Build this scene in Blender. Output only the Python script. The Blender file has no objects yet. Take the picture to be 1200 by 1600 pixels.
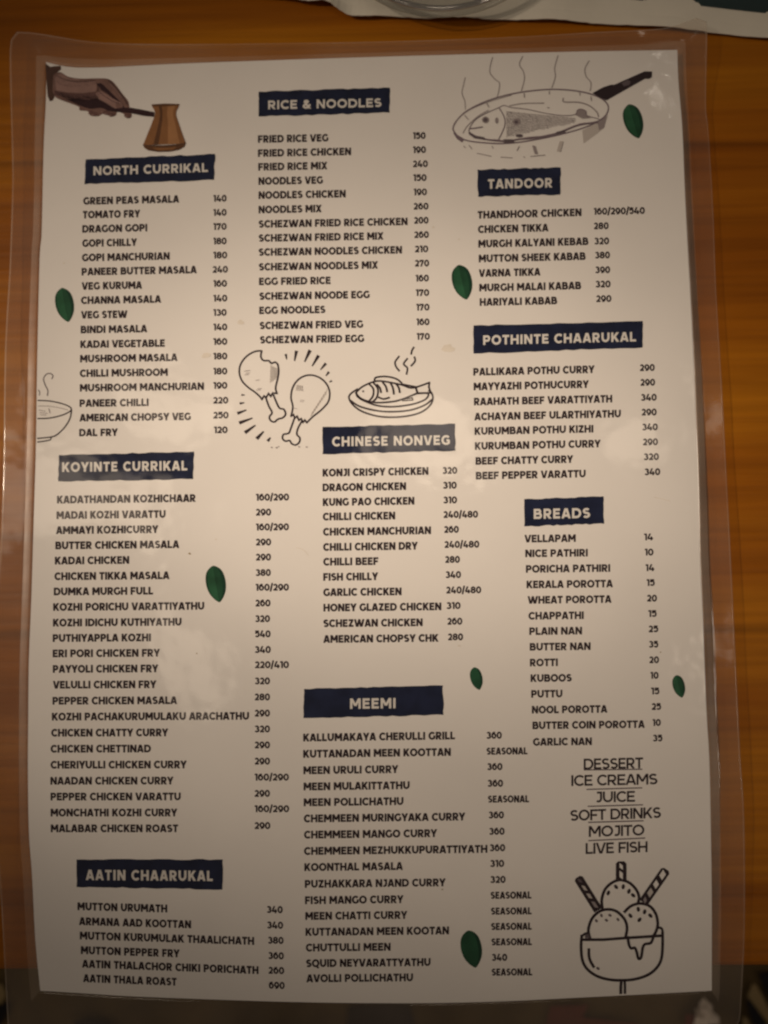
import bpy, math, random
from mathutils import Vector, Matrix, Euler
from mathutils.geometry import tessellate_polygon

random.seed(7)
sc = bpy.context.scene
C = sc.collection

# ------------------------------------------------------------------ camera
TABLE_Z = 0.75
PAGE_Z = TABLE_Z + 0.0022
cam_d = bpy.data.cameras.new('camera')
cam = bpy.data.objects.new('camera', cam_d)
C.objects.link(cam)
sc.camera = cam
cam.location = (0.010076, -0.010342, PAGE_Z + 0.245614)
cam.rotation_euler = (0.04118002, 0.01743471, -0.01429663)
cam_d.sensor_fit = 'VERTICAL'
cam_d.sensor_height = 34.6
cam_d.lens = 26.0
cam_d.clip_start = 0.01
cam_d.clip_end = 50
cam_d.dof.use_dof = True
cam_d.dof.focus_distance = 0.2425
cam_d.dof.aperture_fstop = 2.7
FPX = 26.0 / 34.6 * 1600

# ------------------------------------------------------------------ world, lamps, exposure
w = bpy.data.worlds.new('World')
sc.world = w
w.use_nodes = True
bg = w.node_tree.nodes['Background']
bg.inputs[0].default_value = (1.0, 0.82, 0.65, 1)
bg.inputs[1].default_value = 0.062

def spot(name, loc, target, energy, color, size_deg, blend, radius):
    d = bpy.data.lights.new(name, 'SPOT')
    d.energy = energy; d.color = color; d.spot_size = math.radians(size_deg)
    d.spot_blend = blend; d.shadow_soft_size = radius
    o = bpy.data.objects.new(name, d); C.objects.link(o)
    o.location = loc
    o.rotation_euler = (Vector(target) - Vector(loc)).to_track_quat('-Z', 'Y').to_euler()
    return o

def area(name, loc, target, energy, color, sx, sy):
    d = bpy.data.lights.new(name, 'AREA')
    d.energy = energy; d.color = color; d.shape = 'RECTANGLE'; d.size = sx; d.size_y = sy
    o = bpy.data.objects.new(name, d); C.objects.link(o)
    o.location = loc
    o.rotation_euler = (Vector(target) - Vector(loc)).to_track_quat('-Z', 'Y').to_euler()
    return o

WARM = (1.0, 0.80, 0.60)
spot('key_spot', (-1.02, 0.15, TABLE_Z + 0.92), (0.011, 0.022, TABLE_Z), 39.5, WARM, 16.2, 1.0, 0.03)  # main warm light; cone narrowed to imitate lens vignetting and phone shade
spot('key_spot', (-1.02, 0.15, TABLE_Z + 0.92), (0.011, 0.022, TABLE_Z), 46.0, WARM, 7.4, 1.0, 0.03)  # second, narrower cone added at the same place to brighten the sheet's middle
def bulb(name, loc, energy, radius):
    d = bpy.data.lights.new(name, 'POINT'); d.energy = energy; d.color = (1.0, 0.88, 0.74); d.shadow_soft_size = radius
    o = bpy.data.objects.new(name, d); C.objects.link(o); o.location = loc
bulb('far_bulb', (0.46, 0.74, TABLE_Z + 1.0), 0.05, 0.008)
area('glare_lamp', (0.10, 0.30, TABLE_Z + 1.7), (0.0, 0.0, TABLE_Z), 0.30, WARM, 0.24, 0.15)
area('glare_lamp', (-0.50, -0.28, TABLE_Z + 1.7), (0.0, 0.0, TABLE_Z), 0.16, WARM, 0.30, 0.10)
area('glare_lamp', (0.93, -0.30, TABLE_Z + 1.7), (0.0, 0.0, TABLE_Z), 0.72, WARM, 0.20, 0.26)
area('glare_lamp', (0.95, -0.64, TABLE_Z + 1.7), (0.0, 0.0, TABLE_Z), 0.36, WARM, 0.20, 0.13)
area('glare_lamp', (-1.03, 0.22, TABLE_Z + 1.7), (0.0, 0.0, TABLE_Z), 1.3, WARM, 0.20, 1.0)  # unseen long panel added so its reflection brightens the film's left margin
area('glare_lamp', (-0.55, 0.42, TABLE_Z + 1.7), (0.0, 0.0, TABLE_Z), 0.16, WARM, 0.14, 0.20)
area('glare_lamp', (0.62, 0.34, TABLE_Z + 1.7), (0.0, 0.0, TABLE_Z), 0.14, WARM, 0.12, 0.20)

vs = sc.view_settings
vs.view_transform = 'Standard'
vs.look = 'None'
vs.exposure = 0.08
vs.gamma = 1
vs.use_curve_mapping = False
try:
    sc.cycles.pixel_filter_type = 'BLACKMAN_HARRIS'
    sc.cycles.filter_width = 2.3
except Exception:
    pass

# ------------------------------------------------------------------ the page's surface and the rays that reach it
CAM = cam.location.copy()
ROT = Euler(cam.rotation_euler, 'XYZ').to_matrix()

def surf(x, y):
    """Height of the bowed laminated sheet: highest a little below its middle, low at its foot."""
    s = (0.1485 - y) / 0.297
    s = min(max(s, 0.0), 1.06)
    u = min(max((x + 0.105) / 0.21, -0.1), 1.1)
    A = 0.0028 - 0.0008 * u
    pk = 0.72
    if s < pk:
        b = 0.5 - 0.5 * math.cos(math.pi * s / pk)
    else:
        b = 0.5 + 0.5 * math.cos(math.pi * (s - pk) / (1 - pk) * 0.95)
    return PAGE_Z + A * b

def ray(px, py):
    return ROT @ Vector(((px - 600) / FPX, -(py - 800) / FPX, -1.0))

def at(px, py, off=0.0):
    """The point of the sheet (raised by off) that stands at this place of the layout."""
    d = ray(px, py)
    z = PAGE_Z + 0.003
    for _ in range(7):
        t = (z + off - CAM.z) / d.z
        p = CAM + d * t
        z = surf(p.x, p.y)
    p.z = z + off
    return p

def on_plane(px, py, z):
    d = ray(px, py)
    return CAM + d * ((z - CAM.z) / d.z)

# ------------------------------------------------------------------ materials
def mat(name):
    m = bpy.data.materials.new(name)
    m.use_nodes = True
    nt = m.node_tree
    nt.nodes.clear()
    out = nt.nodes.new('ShaderNodeOutputMaterial')
    return m, nt, out

def N(nt, typ, **kw):
    n = nt.nodes.new(typ)
    for k, v in kw.items():
        setattr(n, k, v)
    return n

def ripple(nt, amount=1.0):
    """Slack ripples of the lamination film, continuous over paper and print."""
    L = nt.links.new
    geo = N(nt, 'ShaderNodeNewGeometry')
    n1 = N(nt, 'ShaderNodeTexNoise'); n1.inputs['Scale'].default_value = 17; n1.inputs['Detail'].default_value = 1.5
    n2 = N(nt, 'ShaderNodeTexNoise'); n2.inputs['Scale'].default_value = 75; n2.inputs['Detail'].default_value = 2.0
    L(geo.outputs['Position'], n1.inputs['Vector']); L(geo.outputs['Position'], n2.inputs['Vector'])
    b1 = N(nt, 'ShaderNodeBump'); b1.inputs['Strength'].default_value = 1.0; b1.inputs['Distance'].default_value = 0.0014 * amount
    b2 = N(nt, 'ShaderNodeBump'); b2.inputs['Strength'].default_value = 1.0; b2.inputs['Distance'].default_value = 0.00021 * amount
    L(n1.outputs['Fac'], b1.inputs['Height']); L(n2.outputs['Fac'], b2.inputs['Height'])
    L(b1.outputs['Normal'], b2.inputs['Normal'])
    return b2.outputs['Normal']

def laminated(name, color, vary=0.0, vscale=60):
    m, nt, out = mat(name)
    L = nt.links.new
    p = N(nt, 'ShaderNodeBsdfPrincipled')
    p.inputs['Roughness'].default_value = 0.7
    p.inputs['Specular IOR Level'].default_value = 0.1
    p.inputs['Coat Weight'].default_value = 1.0
    p.inputs['Coat Roughness'].default_value = 0.05
    p.inputs['Coat IOR'].default_value = 1.5
    L(ripple(nt), p.inputs['Coat Normal'])
    if vary:
        geo = N(nt, 'ShaderNodeNewGeometry')
        n = N(nt, 'ShaderNodeTexNoise'); n.inputs['Scale'].default_value = vscale; n.inputs['Detail'].default_value = 4
        L(geo.outputs['Position'], n.inputs['Vector'])
        r = N(nt, 'ShaderNodeValToRGB')
        r.color_ramp.elements[0].position = 0.3; r.color_ramp.elements[1].position = 0.7
        r.color_ramp.elements[0].color = (*[c * (1 - vary) for c in color], 1)
        r.color_ramp.elements[1].color = (*[min(1, c * (1 + vary)) for c in color], 1)
        L(n.outputs['Fac'], r.inputs['Fac']); L(r.outputs['Color'], p.inputs['Base Color'])
    else:
        p.inputs['Base Color'].default_value = (*color, 1)
    L(p.outputs[0], out.inputs['Surface'])
    return m

M = {}
M['paper'] = laminated('printed_paper', (0.80, 0.778, 0.765), 0.025, 28)
M['ink'] = laminated('black_ink', (0.032, 0.021, 0.026))
M['navy'] = laminated('navy_ink', (0.012, 0.017, 0.046), 0.25, 180)
M['knock'] = laminated('heading_white', (0.70, 0.68, 0.66))
M['grey'] = laminated('grey_ink', (0.30, 0.26, 0.27))
M['pale'] = laminated('pale_grey_ink', (0.52, 0.48, 0.46))
M['mid'] = laminated('dark_grey_ink', (0.12, 0.095, 0.11))
M['line'] = laminated('violet_grey_ink', (0.19, 0.145, 0.175))
M['leaf'] = laminated('leaf_green', (0.014, 0.065, 0.033), 0.35, 160)
M['leaf_light'] = laminated('leaf_light_green', (0.022, 0.098, 0.048), 0.3, 160)
M['leaf_dark'] = laminated('leaf_dark_green', (0.009, 0.042, 0.024))
M['skin'] = laminated('printed_skin', (0.20, 0.115, 0.10), 0.22, 220)
M['skin_light'] = laminated('printed_light_skin', (0.30, 0.185, 0.165), 0.15, 220)
M['skin_mid'] = laminated('printed_mid_skin', (0.135, 0.072, 0.068), 0.2, 220)
M['skin_dark'] = laminated('printed_dark_skin', (0.036, 0.016, 0.02), 0.2, 220)
M['sleeve'] = laminated('printed_sleeve', (0.085, 0.045, 0.035), 0.3, 220)
M['copper_a'] = laminated('printed_copper_dark', (0.11, 0.05, 0.024), 0.15, 220)
M['copper_b'] = laminated('printed_copper', (0.24, 0.11, 0.045), 0.15, 220)
M['copper_c'] = laminated('printed_copper_light', (0.36, 0.18, 0.08), 0.12, 220)
M['stain'] = laminated('grease_stain', (0.74, 0.69, 0.63), 0.05, 200)
M['speck'] = laminated('food_speck', (0.30, 0.22, 0.10))

# lamination margin: cloudy clear film; cloudier in the air-filled seam beside the sheet and on the cut edge
def film_mat(name, haze, gloss_rough=0.10):
    m, nt, out = mat(name); L = nt.links.new
    tr = N(nt, 'ShaderNodeBsdfTransparent'); tr.inputs[0].default_value = (0.97, 0.95, 0.93, 1)
    df = N(nt, 'ShaderNodeBsdfDiffuse'); df.inputs[0].default_value = (0.80, 0.66, 0.54, 1)
    gl = N(nt, 'ShaderNodeBsdfGlossy'); gl.inputs['Roughness'].default_value = gloss_rough
    lw = N(nt, 'ShaderNodeLayerWeight'); lw.inputs['Blend'].default_value = 0.5
    po = N(nt, 'ShaderNodeMath', operation='POWER'); po.inputs[1].default_value = 5.0; L(lw.outputs['Facing'], po.inputs[0])
    fr = N(nt, 'ShaderNodeMath', operation='MULTIPLY_ADD'); fr.inputs[1].default_value = 0.5; fr.inputs[2].default_value = 0.06; L(po.outputs[0], fr.inputs[0])
    L(ripple(nt, 1.3), gl.inputs['Normal'])
    mx = N(nt, 'ShaderNodeMixShader')
    geo = N(nt, 'ShaderNodeNewGeometry')
    n = N(nt, 'ShaderNodeTexNoise'); n.inputs['Scale'].default_value = 26; n.inputs['Detail'].default_value = 4
    L(geo.outputs['Position'], n.inputs['Vector'])
    r = N(nt, 'ShaderNodeMapRange'); r.inputs['From Min'].default_value = 0.3; r.inputs['From Max'].default_value = 0.7
    r.inputs['To Min'].default_value = haze * 0.55; r.inputs['To Max'].default_value = haze * 1.45
    L(n.outputs['Fac'], r.inputs['Value']); L(r.outputs[0], mx.inputs[0])
    L(tr.outputs[0], mx.inputs[1]); L(df.outputs[0], mx.inputs[2])
    mx2 = N(nt, 'ShaderNodeMixShader')
    L(fr.outputs[0], mx2.inputs[0]); L(mx.outputs[0], mx2.inputs[1]); L(gl.outputs[0], mx2.inputs[2])
    L(mx2.outputs[0], out.inputs['Surface'])
    return m
M['film'] = film_mat('clear_film', 0.07)
M['film_seal'] = film_mat('film_seam', 0.17, 0.32)
M['film_edge'] = film_mat('film_cut_edge', 0.26)
m, nt, out = mat('film_underside'); L = nt.links.new
tr = N(nt, 'ShaderNodeBsdfTransparent'); tr.inputs[0].default_value = (0.985, 0.97, 0.955, 1)
L(tr.outputs[0], out.inputs['Surface'])
M['film_under'] = m

# varnished wood, grain along x
m, nt, out = mat('varnished_wood'); L = nt.links.new
geo = N(nt, 'ShaderNodeNewGeometry')
mp = N(nt, 'ShaderNodeMapping'); mp.inputs['Scale'].default_value = (2.2, 34, 1); mp.inputs['Rotation'].default_value = (0, 0, 0.02)
L(geo.outputs['Position'], mp.inputs['Vector'])
n1 = N(nt, 'ShaderNodeTexNoise'); n1.inputs['Scale'].default_value = 1.0; n1.inputs['Detail'].default_value = 5; n1.inputs['Distortion'].default_value = 0.6
L(mp.outputs[0], n1.inputs['Vector'])
mp2 = N(nt, 'ShaderNodeMapping'); mp2.inputs['Scale'].default_value = (14, 420, 1)
L(geo.outputs['Position'], mp2.inputs['Vector'])
n2 = N(nt, 'ShaderNodeTexNoise'); n2.inputs['Scale'].default_value = 1.0; n2.inputs['Detail'].default_value = 3
L(mp2.outputs[0], n2.inputs['Vector'])
r1 = N(nt, 'ShaderNodeValToRGB')
r1.color_ramp.elements[0].position = 0.28; r1.color_ramp.elements[0].color = (0.215, 0.060, 0.0024, 1)
r1.color_ramp.elements[1].position = 0.72; r1.color_ramp.elements[1].color = (0.42, 0.155, 0.006, 1)
e = r1.color_ramp.elements.new(0.5); e.color = (0.325, 0.104, 0.004, 1)
L(n1.outputs['Fac'], r1.inputs['Fac'])
r2 = N(nt, 'ShaderNodeValToRGB')
r2.color_ramp.elements[0].position = 0.3; r2.color_ramp.elements[0].color = (0.78, 0.76, 0.74, 1)
r2.color_ramp.elements[1].position = 0.65; r2.color_ramp.elements[1].color = (1, 1, 1, 1)
L(n2.outputs['Fac'], r2.inputs['Fac'])
mul = N(nt, 'ShaderNodeMix', data_type='RGBA', blend_type='MULTIPLY'); mul.inputs[0].default_value = 1.0
L(r1.outputs[0], mul.inputs[6]); L(r2.outputs[0], mul.inputs[7])
# dark joints between the boards
sx = N(nt, 'ShaderNodeSeparateXYZ'); L(geo.outputs['Position'], sx.inputs[0])
wob = N(nt, 'ShaderNodeMath', operation='MULTIPLY_ADD'); wob.inputs[1].default_value = 0.006; L(n1.outputs['Fac'], wob.inputs[0]); L(sx.outputs['Y'], wob.inputs[2])
sub = N(nt, 'ShaderNodeMath', operation='SUBTRACT'); sub.inputs[1].default_value = 0.1207; L(wob.outputs[0], sub.inputs[0])
md = N(nt, 'ShaderNodeMath', operation='PINGPONG'); md.inputs[1].default_value = 0.078; L(sub.outputs[0], md.inputs[0])
mr = N(nt, 'ShaderNodeMapRange'); mr.inputs['From Min'].default_value = 0.0004; mr.inputs['From Max'].default_value = 0.0022
mr.inputs['To Min'].default_value = 0.74; mr.inputs['To Max'].default_value = 1.0
L(md.outputs[0], mr.inputs['Value'])
mul2 = N(nt, 'ShaderNodeMix', data_type='RGBA', blend_type='MULTIPLY'); mul2.inputs[0].default_value = 1.0
L(mul.outputs[2], mul2.inputs[6]); L(mr.outputs[0], mul2.inputs[7])
p = N(nt, 'ShaderNodeBsdfPrincipled'); p.inputs['Roughness'].default_value = 0.42
p.inputs['Coat Weight'].default_value = 0.0; p.inputs['Specular IOR Level'].default_value = 0.16
L(mul2.outputs[2], p.inputs['Base Color'])
bp = N(nt, 'ShaderNodeBump'); bp.inputs['Distance'].default_value = 0.0004; bp.inputs['Strength'].default_value = 0.5
L(n2.outputs['Fac'], bp.inputs['Height']); L(bp.outputs[0], p.inputs['Normal'])
L(p.outputs[0], out.inputs['Surface'])
M['wood'] = m

def simple(name, color, rough=0.8, vary=0.2, scale=40, bump=0.0):
    m, nt, out = mat(name); L = nt.links.new
    p = N(nt, 'ShaderNodeBsdfPrincipled'); p.inputs['Roughness'].default_value = rough
    geo = N(nt, 'ShaderNodeNewGeometry')
    n = N(nt, 'ShaderNodeTexNoise'); n.inputs['Scale'].default_value = scale; n.inputs['Detail'].default_value = 5
    L(geo.outputs['Position'], n.inputs['Vector'])
    r = N(nt, 'ShaderNodeValToRGB')
    r.color_ramp.elements[0].position = 0.3; r.color_ramp.elements[1].position = 0.7
    r.color_ramp.elements[0].color = (*[c * (1 - vary) for c in color], 1)
    r.color_ramp.elements[1].color = (*[min(1, c * (1 + vary)) for c in color], 1)
    L(n.outputs['Fac'], r.inputs['Fac']); L(r.outputs['Color'], p.inputs['Base Color'])
    if bump:
        b = N(nt, 'ShaderNodeBump'); b.inputs['Distance'].default_value = bump
        L(n.outputs['Fac'], b.inputs['Height']); L(b.outputs[0], p.inputs['Normal'])
    L(p.outputs[0], out.inputs['Surface'])
    return m
M['mat_paper'] = simple('white_paper', (0.74, 0.71, 0.63), 0.75, 0.04, 60, 0.0006)
M['teal'] = simple('dark_teal_print', (0.018, 0.040, 0.045), 0.6, 0.15, 60)
M['cloth'] = simple('dark_olive_cloth', (0.085, 0.055, 0.018), 0.95, 0.3, 45)
M['cloth_black'] = simple('black_print', (0.004, 0.003, 0.006), 0.95, 0.2, 45)
M['cloth_cream'] = simple('cream_print', (0.26, 0.19, 0.09), 0.95, 0.15, 45)
M['cloth_red'] = simple('dark_red_print', (0.13, 0.025, 0.018), 0.95, 0.2, 45)
M['tissue'] = simple('white_tissue', (0.78, 0.72, 0.66), 0.9, 0.05, 90)
M['floor'] = simple('dark_floor', (0.035, 0.022, 0.012), 0.8, 0.3, 8)
def glass_mat(name, base, gain):
    m, nt, out = mat(name); L = nt.links.new
    tr = N(nt, 'ShaderNodeBsdfTransparent'); tr.inputs[0].default_value = (0.955, 0.955, 0.945, 1)
    gl = N(nt, 'ShaderNodeBsdfGlossy'); gl.inputs['Roughness'].default_value = 0.07
    lw = N(nt, 'ShaderNodeLayerWeight'); lw.inputs['Blend'].default_value = 0.5
    pw_ = N(nt, 'ShaderNodeMath', operation='POWER'); pw_.inputs[1].default_value = 2.2; L(lw.outputs['Facing'], pw_.inputs[0])
    ma = N(nt, 'ShaderNodeMath', operation='MULTIPLY_ADD'); ma.inputs[1].default_value = gain; ma.inputs[2].default_value = base; L(pw_.outputs[0], ma.inputs[0])
    mx = N(nt, 'ShaderNodeMixShader'); L(ma.outputs[0], mx.inputs[0]); L(tr.outputs[0], mx.inputs[1]); L(gl.outputs[0], mx.inputs[2])
    L(mx.outputs[0], out.inputs['Surface'])
    return m
M['glass'] = glass_mat('clear_glass', 0.07, 0.85)
M['glass_rim'] = glass_mat('rolled_glass_rim', 0.55, 0.4)


# ------------------------------------------------------------------ object helpers
def link_mesh(name, verts, faces, mats, parent=None, midx=None, smooth=False):
    me = bpy.data.meshes.new(name)
    me.from_pydata([tuple(v) for v in verts], [], faces)
    for k in mats:
        me.materials.append(M[k])
    if midx:
        me.polygons.foreach_set('material_index', midx)
    if smooth:
        me.polygons.foreach_set('use_smooth', [True] * len(me.polygons))
    me.update()
    o = bpy.data.objects.new(name, me)
    C.objects.link(o)
    if parent:
        o.parent = parent
    return o

def tag(o, label=None, cat=None, kind=None):
    if label: o['label'] = label
    if cat: o['category'] = cat
    if kind: o['kind'] = kind
    return o

def thing(name, label, cat):
    o = bpy.data.objects.new(name, None)
    o.empty_display_size = 0.02
    C.objects.link(o)
    return tag(o, label, cat)

INK0, STEP = 0.00005, 0.000008

class Print:
    """Flat printed shapes gathered in layout coordinates, then laid on the sheet."""
    def __init__(self, base=0):
        self.v, self.f, self.mi, self.mats = [], [], [], []
        self.layer = base
    def m(self, key):
        if key not in self.mats: self.mats.append(key)
        return self.mats.index(key)
    def up(self, n=1):
        self.layer += n
    def poly(self, pts, key, lay=None):
        """A convex face."""
        lay = self.layer if lay is None else lay
        b = len(self.v)
        self.v += [(x, y, lay) for x, y in pts]
        n = len(pts)
        area2 = sum(pts[i][0] * pts[(i + 1) % n][1] - pts[(i + 1) % n][0] * pts[i][1] for i in range(n))
        idx = list(range(b, b + n))
        if area2 > 0: idx.reverse()      # layout y runs down
        self.f.append(idx); self.mi.append(self.m(key))
    def fill(self, pts, key):
        tris = tessellate_polygon([[Vector((x, y, 0)) for x, y in pts]])
        for t in tris:
            q = [pts[i] for i in t]
            self.poly(q, key)
        self.up()
    def stroke(self, pts, wd, key, closed=False, taper=None, cap=True):
        """A line of the given width; taper is a width factor per end."""
        pts = [Vector(p) for p in pts]
        n = len(pts)
        A, B = [], []
        for i in range(n):
            if closed:
                d0 = pts[i] - pts[i - 1]; d1 = pts[(i + 1) % n] - pts[i]
            else:
                d0 = pts[i] - pts[max(i - 1, 0)]; d1 = pts[min(i + 1, n - 1)] - pts[i]
                if i == 0: d0 = d1
                if i == n - 1: d1 = d0
            d0 = d0.normalized() if d0.length else d1.normalized()
            d1 = d1.normalized() if d1.length else d0
            t = d0 + d1
            t = t.normalized() if t.length > 1e-6 else d1
            nn = Vector((-t.y, t.x))
            k = max(0.5, t.dot(d1))
            hw = wd / 2
            if taper:
                hw *= taper[0] + (taper[1] - taper[0]) * i / (n - 1)
            A.append(pts[i] + nn * hw / k); B.append(pts[i] - nn * hw / k)
        if cap and not closed and not taper:
            e0 = (pts[0] - pts[1]).normalized() * wd * 0.35; e1 = (pts[-1] - pts[-2]).normalized() * wd * 0.35
            A[0] += e0; B[0] += e0; A[-1] += e1; B[-1] += e1
        rng = range(n) if closed else range(n - 1)
        for i in rng:
            j = (i + 1) % n
            self.poly([tuple(A[i]), tuple(A[j]), tuple(B[j]), tuple(B[i])], key)
        self.up()
    def disc(self, cx, cy, rx, ry, key, n=14, rot=0.0):
        c, s = math.cos(rot), math.sin(rot)
        pts = []
        for k in range(n):
            a = 2 * math.pi * k / n
            x, y = rx * math.cos(a), ry * math.sin(a)
            pts.append((cx + c * x - s * y, cy + s * x + c * y))
        self.poly(pts, key); self.up()
    def build(self, name, parent, label=None):
        vv = [at(x, y, INK0 + STEP * l) for x, y, l in self.v]
        o = link_mesh(name, vv, self.f, self.mats, parent, self.mi)
        if label: o['label'] = label
        return o

def smooth_line(pts, n=6, closed=False):
    """Catmull-Rom through the points."""
    P = [Vector(p) for p in pts]
    out = []
    m = len(P)
    seg = m if closed else m - 1
    for i in range(seg):
        if closed:
            a, b, c, d = P[(i - 1) % m], P[i], P[(i + 1) % m], P[(i + 2) % m]
        else:
            a, b, c, d = P[max(i - 1, 0)], P[i], P[i + 1], P[min(i + 2, m - 1)]
        for k in range(n):
            t = k / n
            q = 0.5 * ((2 * b) + (c - a) * t + (2 * a - 5 * b + 4 * c - d) * t * t + (3 * b - a - 3 * c + d) * t ** 3)
            out.append((q.x, q.y))
    if not closed: out.append((P[-1].x, P[-1].y))
    return out

def resample(pts, n):
    P = [Vector(p) for p in pts]
    d = [0.0]
    for i in range(len(P) - 1): d.append(d[-1] + (P[i + 1] - P[i]).length)
    out = []
    j = 0
    for k in range(n + 1):
        s = d[-1] * k / n
        while j < len(P) - 2 and d[j + 1] < s: j += 1
        t = (s - d[j]) / max(1e-9, d[j + 1] - d[j])
        q = P[j].lerp(P[j + 1], min(1, max(0, t)))
        out.append((q.x, q.y))
    return out

# ------------------------------------------------------------------ a geometric capital alphabet drawn by strokes
def ell(cx, cy, rx, ry, a0, a1, n=14):
    return [(cx + rx * math.cos(math.radians(a0 + (a1 - a0) * k / n)), cy + ry * math.sin(math.radians(a0 + (a1 - a0) * k / n))) for k in range(n + 1)]

def glyph(ch, w):
    """(width, left bearing, right bearing, strokes); cap height 1, y up. A stroke: (points, closed)."""
    h = w / 2; T = 1 - h; Bt = h
    S = lambda *p: (list(p), False)
    sb, rb, db = 0.085, 0.045, 0.0
    if ch == ' ': return (0.42, 0, 0, [])
    if ch == 'A':
        W = 1.04; a = h * 1.12
        k = (W / 2 - h * 0.35 - a)
        return (W, db, db, [S((a - k * .2, -.2), (a + k, 1.0), (a + k * 1.15, 1.15)), S((W - a + k * .2, -.2), (W - a - k, 1.0), (W - a - k * 1.15, 1.15)), S((W * .24, .28), (W * .76, .28))])
    if ch == 'V':
        W = 1.04; a = h * 1.12; k = (W / 2 - h * 0.35 - a)
        return (W, db, db, [S((a - k * .2, 1.2), (a + k, 0), (a + k * 1.15, -.15)), S((W - a + k * .2, 1.2), (W - a - k, 0), (W - a - k * 1.15, -.15))])
    if ch == 'W':
        W = 1.60; a = h * 1.05
        def leg(x0, x1): return S((x0 + (x0 - x1) * .2, 1.2), (x1, 0), (x1 + (x1 - x0) * .1, -.1))
        def gel(x0, x1): return S((x0 + (x0 - x1) * .1, -.1), (x1, 1), (x1 + (x1 - x0) * .1, 1.1))
        q = W * .27
        return (W, db, db, [leg(a, q), gel(q + h * .7, W / 2), leg(W / 2, W - q - h * .7), gel(W - q, W - a)])
    if ch == 'M':
        W = 1.14
        return (W, sb, sb, [S((h, 0), (h, 1)), S((W - h, 0), (W - h, 1)), S((h * .6, 1.1), (W / 2, .30)), S((W - h * .6, 1.1), (W / 2, .30))])
    if ch == 'N':
        W = 0.97
        return (W, sb, sb, [S((h, 0), (h, 1)), S((W - h, 0), (W - h, 1)), S((h * .6, 1.06), (W - h * .6, -.06))])
    if ch == 'K':
        W = 0.96
        return (W, sb, -0.01, [S((h, 0), (h, 1)), S((h, .26), (W - h * 1.4, 1.02), (W - h * .4, 1.16)), S((W * .40, .58), (W - h * 1.1, -.04), (W - h * .6, -.14))])
    if ch == 'X':
        W = 1.0; a = h * 1.3
        return (W, db, db, [S((a - .1, -.14), (W - a + .1, 1.14)), S((a - .1, 1.14), (W - a + .1, -.14))])
    if ch == 'Y':
        W = 0.98; a = h * 1.15
        return (W, db - .02, db - .02, [S((W / 2, 0), (W / 2, .42)), S((a - .08, 1.13), (W / 2, .36)), S((W - a + .08, 1.13), (W / 2, .36))])
    if ch == 'Z':
        W = 0.84
        return (W, .055, .055, [S((0.02, T), (W - .03, T)), S((0.02, Bt), (W, Bt)), S((h * 1.15, Bt * .8), (W - h * 1.25, T + Bt * .2))])
    if ch == 'O' or ch == 'Q':
        W = 1.13
        st = [(ell(W / 2, .5, W / 2 - h, .5 - h * .9, 0, 360, 30)[:-1], True)]
        if ch == 'Q': st.append(S((W * .55, .20), (W * .92, -.12)))
        return (W, rb, rb, st)
    if ch == 'C':
        W = 0.98
        return (W, rb, .02, [(ell(.56, .5, .56 - h, .5 - h * .9, 42, 318, 22), False)])
    if ch == 'G':
        W = 1.02
        return (W, rb, .06, [(ell(.56, .5, .56 - h, .5 - h * .9, 42, 322, 22), False), S((W - h, .12), (W - h, .52)), S((W - h * .8, .46), (W * .60, .46))] if w < .24 else
                [(ell(.56, .5, .56 - h, .5 - h * .9, 42, 322, 22), False), S((W - h, .12), (W - h, .54))])
    if ch == 'D':
        W = 1.02
        return (W, sb, rb, [S((h, 0), (h, 1)), ([(h, Bt)] + ell(W * .46, .5, W * .54 - h, .5 - h, -90, 90, 16) + [(h, T)], False)])
    if ch in 'PR':
        W = 0.87 if ch == 'P' else 0.90; r = (1 - .32 - w) / 2 + h * .0; cy = T - r
        bw = .84
        st = [S((h, 0), (h, 1)), ([(h, cy - r)] + ell(bw - r - h, cy, r, r, -90, 90, 12) + [(h, T)], False)]
        if ch == 'R': st.append(S((W * .50, .36), (W - h * 1.05, -.03), (W - h * .7, -.12)))
        return (W, sb, .03, st)
    if ch == 'B':
        W = 0.92; r1 = (T - .52) / 2; r2 = (.52 - Bt) / 2
        return (W, sb, .045, [S((h, 0), (h, 1)), ([(h, .52)] + ell(W * .9 - r1 - h, .52 + r1, r1, r1, -90, 90, 10) + [(h, T)], False),
                ([(h, Bt)] + ell(W - r2 - h, Bt + r2, r2, r2, -90, 90, 10) + [(h, .52)], False)])
    if ch == 'S':
        W = 0.84; r1 = (T - .51) / 2; r2 = (.51 - Bt) / 2; rx = W / 2 - h
        pts = ell(W / 2 + .01, .51 + r1, rx * .95, r1, 32, 270, 16)[:-1] + ell(W / 2, Bt + r2, rx, r2, 90, -148, 16)
        return (W, .04, .04, [(pts, False)])
    if ch == 'U':
        W = 0.97; r = W / 2 - h
        return (W, sb, sb, [([(h, 1)] + ell(W / 2, Bt + r * .95, r, r * .95, 180, 360, 14) + [(W - h, 1)], False)])
    if ch == 'J':
        W = 0.66; r = .25
        return (W, .01, sb, [([(W * .25, T), (W - h, T)], False), ([(W - h, 1)] + [(W - h, Bt + r)] + ell(W - h - r, Bt + r, r, r, 0, -130, 10), False)])
    if ch == 'H':
        W = 0.96
        return (W, sb, sb, [S((h, 0), (h, 1)), S((W - h, 0), (W - h, 1)), S((h, .5), (W - h, .5))])
    if ch == 'I': return (w, .09, .09, [S((h, 0), (h, 1))])
    if ch == 'E':
        W = 0.79
        return (W, sb, .04, [S((h, 0), (h, 1)), S((h, T), (W - .02, T)), S((h, .51), (W * .9, .51)), S((h, Bt), (W, Bt))])
    if ch == 'F':
        W = 0.78
        return (W, sb, .02, [S((h, 0), (h, 1)), S((h, T), (W, T)), S((h, .47), (W * .9, .47))])
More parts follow.
